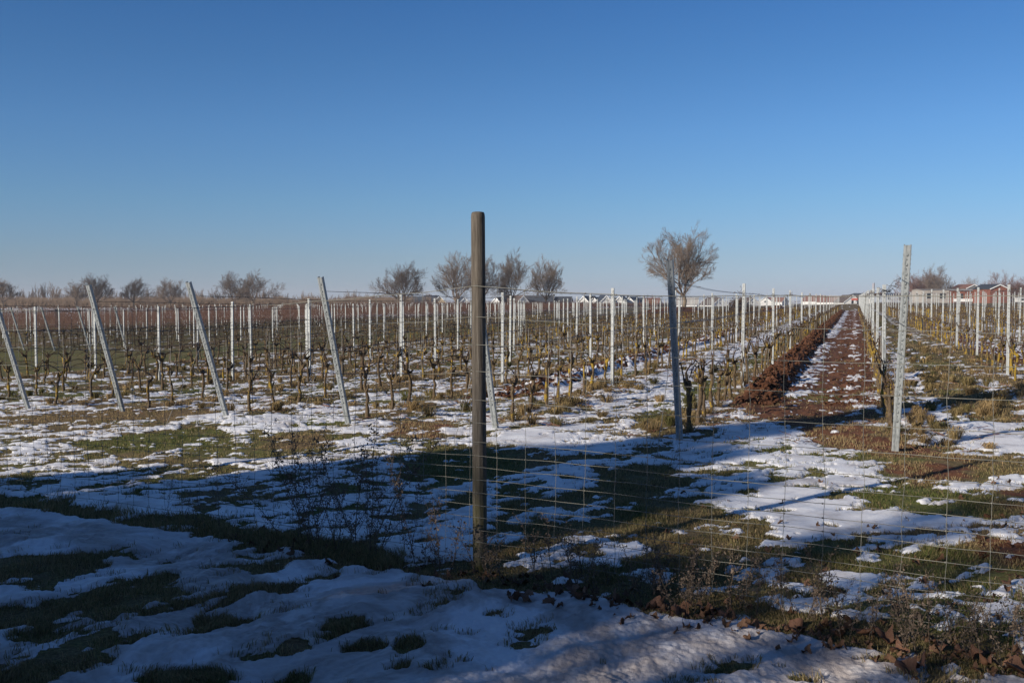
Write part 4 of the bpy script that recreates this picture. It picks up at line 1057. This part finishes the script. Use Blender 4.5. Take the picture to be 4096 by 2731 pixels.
# heap of red soil and the brush pile behind the rows
def heap(name, label, px, Z, wm, hm, mat, brush=False):
    x, y = from_px(px, Z); z = bz(x, y)-.05
    r = np.random.RandomState(int(px)); n = 40; u, v = np.meshgrid(np.linspace(-1, 1, n), np.linspace(-1, 1, n)); q = np.sqrt(u*u+v*v)
    h = hm*np.clip(1-q**2, 0, 1)**.8*(1+.35*fbm(u*2.4+px, v*2.4, 4, 4)); V = np.stack([u*wm/2, v*wm/3, h-.02], -1).reshape(-1, 3)
    i = np.arange(n-1)[:, None]*n; j = np.arange(n-1)[None]; Q = np.stack([i+j, i+j+1, i+n+j+1, i+n+j], -1).reshape(-1, 4)
    if not brush: return tag(obj(name, mesh_from(name, V, Q, None, mat, True), None, (x, y, z)), label, 'heap')
    b = MB()
    for _ in range(1300):
        a = r.rand()*6.28; d = math.sqrt(r.rand()); c = np.array([math.cos(a)*d*wm/2, math.sin(a)*d*wm/3, hm*(1-d*d)*r.rand()]); dirr = r.randn(3)*np.array([1, 1, .55]); dirr /= np.linalg.norm(dirr)
        b.tube([c-dirr*.5, c+dirr*.6+r.randn(3)*.1], [.02, .008], 3)
    return tag(obj(name, b.mesh(name, mat), None, (x, y, z)), label, 'heap')
heap('soil_heap', 'heap of red brown soil in front of the largest bare tree', 2700, 100, 9, 1.1, M_clod)
heap('soil_heap', 'low mound of red brown soil beyond the posts right of the brush heap', 3105, 105, 4.5, .9, M_clod)
heap('brush_heap', 'dark heap of cut brushwood behind the upright posts right of the largest tree', 2955, 104, 3.6, 1.9, simple('brushwood', (.06, .038, .028), .95, .3, 3), True)
b = MB(); b.box((0, 0, .6), (.24, .24, 1.2)); b.box((0, 0, 1.215), (.30, .30, .03)); b.box((0, -.13, .8), (.18, .02, .3))
x_, y_ = W(-41, 52); pxx = from_px(230, 66)
tag(obj('marker_box', b.mesh('marker', simple('black_box', (.012, .013, .018), .6, .2, 4)), None, (pxx[0], 66, bz(pxx[0], 66)+.55)), 'small black box on the red vines beyond the grass strip, near the left edge', 'box')

# ------------------------------------------------------------------ dry weeds along the fence
def weed(seed, H, dense):
    r = np.random.RandomState(seed); st = MB(); lf = MB()
    def leafbits(c, n, s):
        for _ in range(n):
            p = c+r.normal(0, .012, 3); d1 = r.randn(3); d1[2] -= .6; d1 /= np.linalg.norm(d1); d2 = np.cross(d1, r.randn(3)); d2 /= np.linalg.norm(d2); L = s*r.uniform(.5, 1.3); w = L*.32
            lf.add([p, p+d1*L*.5+d2*w, p+d1*L+d2*.1*L, p+d1*L*.5-d2*w+r.randn(3)*.002], [(0, 1, 2, 3)])
    n = 9; pts = [np.zeros(3)]; d = np.array([.1*r.randn(), .1*r.randn(), 1.])
    for i in range(n):
        d = d+np.array([.09*r.randn(), .09*r.randn(), .05]); d /= np.linalg.norm(d); pts.append(pts[-1]+d*H/n)
    pts = np.array(pts); st.tube(pts, np.linspace(.0034, .0014, n+1), 5, True)
    for i in range(int(10*dense*H/.5)):
        u = r.uniform(.12, 1); f = u*n; a = min(n-1, int(f)); q = pts[a]+(pts[a+1]-pts[a])*(f-a); az = r.rand()*6.28; L = r.uniform(.03, .16)*(1.2-u*.6)*min(1.3, H/.4)
        e = q+np.array([math.cos(az)*L*.55, math.sin(az)*L*.55, L*r.uniform(.5, 1.0)]); st.tube([q, (q+e)/2+np.array([math.cos(az), math.sin(az), 0])*.012, e], [.0018, .0014, .001], 3, False)
        leafbits(q, 2, .022); leafbits((q+e)/2, 2, .020); leafbits(e, 4, .014)
    leafbits(pts[-1], 8, .013)
    return st.mesh('stem', M_weed), lf.mesh('dead_leaves', M_weedl)
M_weedl = simple('weed_leaf', (.155, .115, .085), .9, .5, 60)
tallv = [weed(s, .85, 1.5) for s in (1, 2, 3, 4)]; shortv = [weed(s, .36, 1.5) for s in (11, 12, 13, 14, 15, 16)]
def put_weed(s, fdv, v, sc_, lab, grp):
    x = FP[0]+FU[0]*s+FV[0]*fdv; y = FP[1]+FU[1]*s+FV[1]*fdv
    t = thing('dry_weed', lab, 'weed', (x, y, ground(x, y)-.01), rng.rand()*6.28, grp); t.scale = (sc_*rng.uniform(.9, 1.2),)*2+(sc_,)
    t.rotation_euler = (rng.normal(0, .10), rng.normal(0, .10), rng.rand()*6.28); obj('stem', v[0], t); obj('dead_leaves', v[1], t)
for _ in range(30):
    put_weed(rng.uniform(-1.75, -.25), rng.normal(-.02, .10), tallv[rng.randint(4)], rng.uniform(.45, 1.05)*(1.0), 'tall dark dried weed stalk standing by the fence left of the wooden post', 'tall dried weeds by the fence left of the wooden post')
for _ in range(5):
    put_weed(rng.uniform(-3.0, -2.0), rng.normal(-.05, .06), tallv[rng.randint(4)], rng.uniform(.25, .5), 'short dark weed stalk in the grass verge of the fence at the left', 'short weeds in the verge at the left')
for _ in range(22):
    put_weed(rng.uniform(-.3, 1.0), rng.normal(-.08, .10), shortv[rng.randint(6)], rng.uniform(.5, 1.05), 'short brown dried weed at the foot of the wooden post', 'short dried weeds at the foot of the wooden post')
for _ in range(95):
    put_weed(rng.uniform(1.0, 3.2), rng.normal(-.02, .14), shortv[rng.randint(6)], rng.uniform(.4, .95), 'pale brown dried weed standing by the fence at the right', 'dried weeds by the fence at the right')
# ------------------------------------------------------------------ fallen leaves
def leaf(seed, s):
    r = np.random.RandomState(seed); n = 22; a = np.linspace(0, 2*np.pi, n, endpoint=False)
    lob = .68+.32*np.abs(np.cos(a*2.5))**.7; rad = s*lob*(1+.12*r.randn(n)); c = np.array([0, 0, 0.])
    fx, fy = r.uniform(2, 4, 2); am = s*.8
    def zf(x, y): return am*(np.sin(x/s*fx+r.rand())*.5+np.abs(y/s)*.8+.25*np.sin(y/s*fy))
    V = [c]; 
    for f in (.35, .7, 1.0):
        x = rad*f*np.cos(a); y = rad*f*np.sin(a); z = zf(x, y)+.05*s*r.randn(n); V += list(np.stack([x, y, z], 1))
    V = np.array(V); T = [(0, 1+i, 1+(i+1) % n) for i in range(n)]; Q = []
    for k_ in range(2):
        for i in range(n): o = 1+k_*n; Q.append((o+i, o+n+i, o+n+(i+1) % n, o+(i+1) % n))
    V2 = V.copy(); V2[:, 2] -= .0012; nq = len(V)
    V = np.vstack([V, V2]); Q2 = [tuple(reversed([i+nq for i in q])) for q in Q]; T2 = [tuple(reversed([i+nq for i in q])) for q in T]
    return V, np.array(Q+Q2), np.array(T+T2)
lv = [leaf(i, .055) for i in range(6)]; lm = [mesh_from('dead_leaf', *v, M_leaf, True) for v in lv]
M_leaf2 = simple('dead_leaf_dark', (.12, .065, .038), .8, .75, 9)
spots = [(2720, 2480, 1.5), (2830, 2465, 1.3), (2100, 2415, 1.6), (2060, 2425, 1.2), (2290, 2400, 1.2), (2330, 2430, 1.1), (2620, 2450, 1.2), (2900, 2500, 1.0), (3460, 2560, 1.3), (3540, 2575, 1.5), (3600, 2640, 1.2), (3680, 2690, 1.3),
         (3900, 2640, 1.0), (3950, 2660, 1.1), (4040, 2670, 1.1), (3840, 2620, .9), (2190, 2450, 1.0), (2450, 2440, 1.1), (3180, 2530, 1.1), (1855, 2310, .7), (3350, 2560, 1.1), (3750, 2600, 1.2), (4075, 2700, 1.7), (3630, 2700, 1.4)]
for i, (a, b_, s_) in enumerate(spots):
    x, y = gpt(a, b_); o = obj('fallen_leaf', lm[i % 6], None, (x, y, ground(x, y)+.025)); o.rotation_euler = (rng.uniform(-.7, .7), rng.uniform(-.7, .7), rng.rand()*6.28); o.scale = (s_*.62,)*3
    tag(o, 'crumpled rust brown fallen leaf lying at the foot of the wire fence', 'leaf', 'large fallen leaves along the fence')
mm = [[] for _ in lv]; xs = []
for _ in range(300):
    s = rng.uniform(.1, 3.3) if rng.rand() < .8 else rng.uniform(-2, .2); f = rng.normal(-.25, .13); x = FP[0]+FU[0]*s+FV[0]*f; y = FP[1]+FU[1]*s+FV[1]*f; xs.append((x, y))
for _ in range(110):
    x, y = gpt(rng.uniform(2600, 4096), rng.uniform(1900, 2600)); xs.append((x, y))
X = np.array(xs); zl = fields(X[:, 0], X[:, 1])[0]
for (x, y), z in zip(xs, zl):
    rot = Matrix.Rotation(rng.rand()*6.28, 4, 'Z')@Matrix.Rotation(rng.uniform(-.9, .9), 4, 'X'); k_ = rng.uniform(.15, .6)
    mm[rng.randint(6)].append(np.array(Matrix.Translation((x, y, z+.008))@rot@Matrix.Scale(k_, 4)))
b = MB()
for v, m in zip(lv, mm): b.add(*replicate(*v, m))
tag(obj('leaf_litter', b.mesh('leaf_litter', M_leaf2, True)), 'small brown leaf litter scattered along the verge and the grass', 'leaf litter', kind='stuff')
# pruned twigs lying between the rows
b = MB(); pts = []
for _ in range(2600):
    d = 1/(1/8.5-(1/8.5-1/40.)*rng.rand()); a = rng.uniform(-R(28), R(28)); x, y = d*math.sin(a), d*math.cos(a); p, s = ps(x, y)
    k_ = (p-.45)/2.4; dr = abs(k_-round(k_))*2.4
    if s > send(p)-1 and p > -21.5 and (dr < .7 or rng.rand() < .25): pts.append((x, y, d))
P = np.array(pts); zt = fields(P[:, 0], P[:, 1])[0]
for (x, y, d), z in zip(pts, zt):
    a = rng.rand()*6.28; L = rng.uniform(.05, .28); e = rng.uniform(-.02, .05); c = np.array([x, y, z+.012]); dr_ = np.array([math.cos(a), math.sin(a), 0])
    b.tube([c-dr_*L/2, c+np.array([-dr_[1], dr_[0], 0])*.03*rng.randn()+np.array([0, 0, .012]), c+dr_*L/2+np.array([0, 0, e])], max(.0035, .0003*d), 3, False)
tag(obj('pruned_twigs', b.mesh('twigs', simple('twig_litter', (.15, .072, .048), .85, .4, 5))), 'cut reddish brown vine twigs lying on the ground under the rows', 'twigs', kind='stuff')

# ------------------------------------------------------------------ trees behind the camera that throw the shade over the foreground
def wl(w, l): return l*SD.x+w*SD.y, l*SD.y-w*SD.x          # across / along the sun's direction on the ground
M_ever = simple('evergreen_foliage', (.035, .055, .022), .9, .4, 2)
def evergreen(seed, H, Rw):
    r = np.random.RandomState(seed); tr = MB(); tr.tube([(0, 0, -.3), (0, 0, H*.5), (0, 0, H*.93)], [.16, .11, .03], 8)
    n = 15000; u = r.rand(n)**.8; z = .25+(H-.25)*u; env = Rw*np.clip(1.06-u, 0, 1)**.55*np.minimum(1, .75+u*2); a = r.rand(n)*6.28; q = np.sqrt(r.rand(n))*env*(1+.18*np.sin(a*3+z*2)+.10*r.randn(n))
    P = np.stack([q*np.cos(a), q*np.sin(a), z+.1*r.randn(n)], 1); s = r.uniform(.09, .2, (n, 1)); d1 = r.randn(n, 3); d1 /= np.linalg.norm(d1, axis=1)[:, None]; d2 = np.cross(d1, r.randn(n, 3)); d2 /= np.linalg.norm(d2, axis=1)[:, None]
    V = np.stack([P-d1*s, P-d2*s*.5, P+d1*s, P+d2*s*.5], 1).reshape(-1, 3); Q = (np.arange(n)*4)[:, None]+np.array([[0, 1, 2, 3]])
    return tr.mesh('trunk', M_tbark), mesh_from('foliage', V, Q, None, M_ever)
TAN = math.tan(SUN_EL)
for i, (w, l_edge) in enumerate([(-10.3, 3.3), (-8.7, 7.4), (-7.2, 8.8), (-6.0, 7.6), (-4.3, 4.4)]):
    l0 = -12.5-.8*(i % 2); H = (l_edge-l0)*TAN*1.0; x, y = wl(w, l0); v = evergreen(50+i, H, 1.7+.15*(i % 2))
    t = thing('evergreen_tree', 'dense evergreen in the screen of trees behind the photographer, '+ordn(i)+' counted from the left', 'tree', (x, y, bz(x, y)), 0, 'evergreens screening the field behind the photographer')
    obj('trunk', v[0], t); obj('crown', v[1], t)
shade = [grow_tree(s, 10.0, .75, .45, .019, 3, .5, (8, 8, 7, 5), (.5, .48, .45, .4), .008) for s in (61, 67)]
for i, (w, l0, H, v) in enumerate([(-4.2, -14.0, 10.0, shade[1]), (-1.5, -13.0, 9.0, shade[0]), (1.6, -12.0, 9.0, shade[1]), (-2.8, -9.0, 7.0, shade[0])]):
    x, y = wl(w, l0); put_tree('bare_tree', 'bare tree standing behind the photographer, '+ordn(i)+' of those throwing branch shadows', v, x, y, bz(x, y), H/10, i*1.7, 'bare trees behind the photographer', 'tree')
x, y = wl(-8.14, -15.5); v = evergreen(77, 15.5, .62); t = thing('evergreen_tree', 'unseen evergreen column behind the photographer, shaped to shade one end post', 'tree', (x, y, bz(x, y)))  # unseen column, sized so its shadow covers the end post left of the alley
obj('trunk', v[0], t); obj('crown', v[1], t)

for i, (x, y, H) in enumerate([(2.5, -6.5, 7.5), (5.5, -7.0, 8.5), (9.0, -5.5, 8.0), (12.5, -3.0, 7.5), (-.5, -10.5, 3.2)]):  # out of view, added to dim the sky light on the foreground snow
    v = evergreen(90+i, H, 2.1); t = thing('evergreen_tree', 'unseen evergreen added behind the photographer to cut sky light, '+ordn(i)+' from the camera', 'tree', (x, y, bz(x, y)), 0, 'evergreens screening the field behind the photographer')
    obj('trunk', v[0], t); obj('crown', v[1], t)

hz = bpy.data.materials.new('haze_air'); hz.use_nodes = True; hn = hz.node_tree; hn.nodes.clear()
ho = hn.nodes.new('ShaderNodeOutputMaterial'); hv = hn.nodes.new('ShaderNodeVolumePrincipled')
hv.inputs['Color'].default_value = (.82, .86, .95, 1); hv.inputs['Density'].default_value = .00025; hv.inputs['Anisotropy'].default_value = 0
hn.links.new(hv.outputs[0], ho.inputs['Volume'])
b = MB(); b.box((0, 0, 5.5), (5400, 5400, 29)); tag(obj('haze', b.mesh('haze', hz)), 'thin winter haze over the fields', 'haze', kind='stuff')
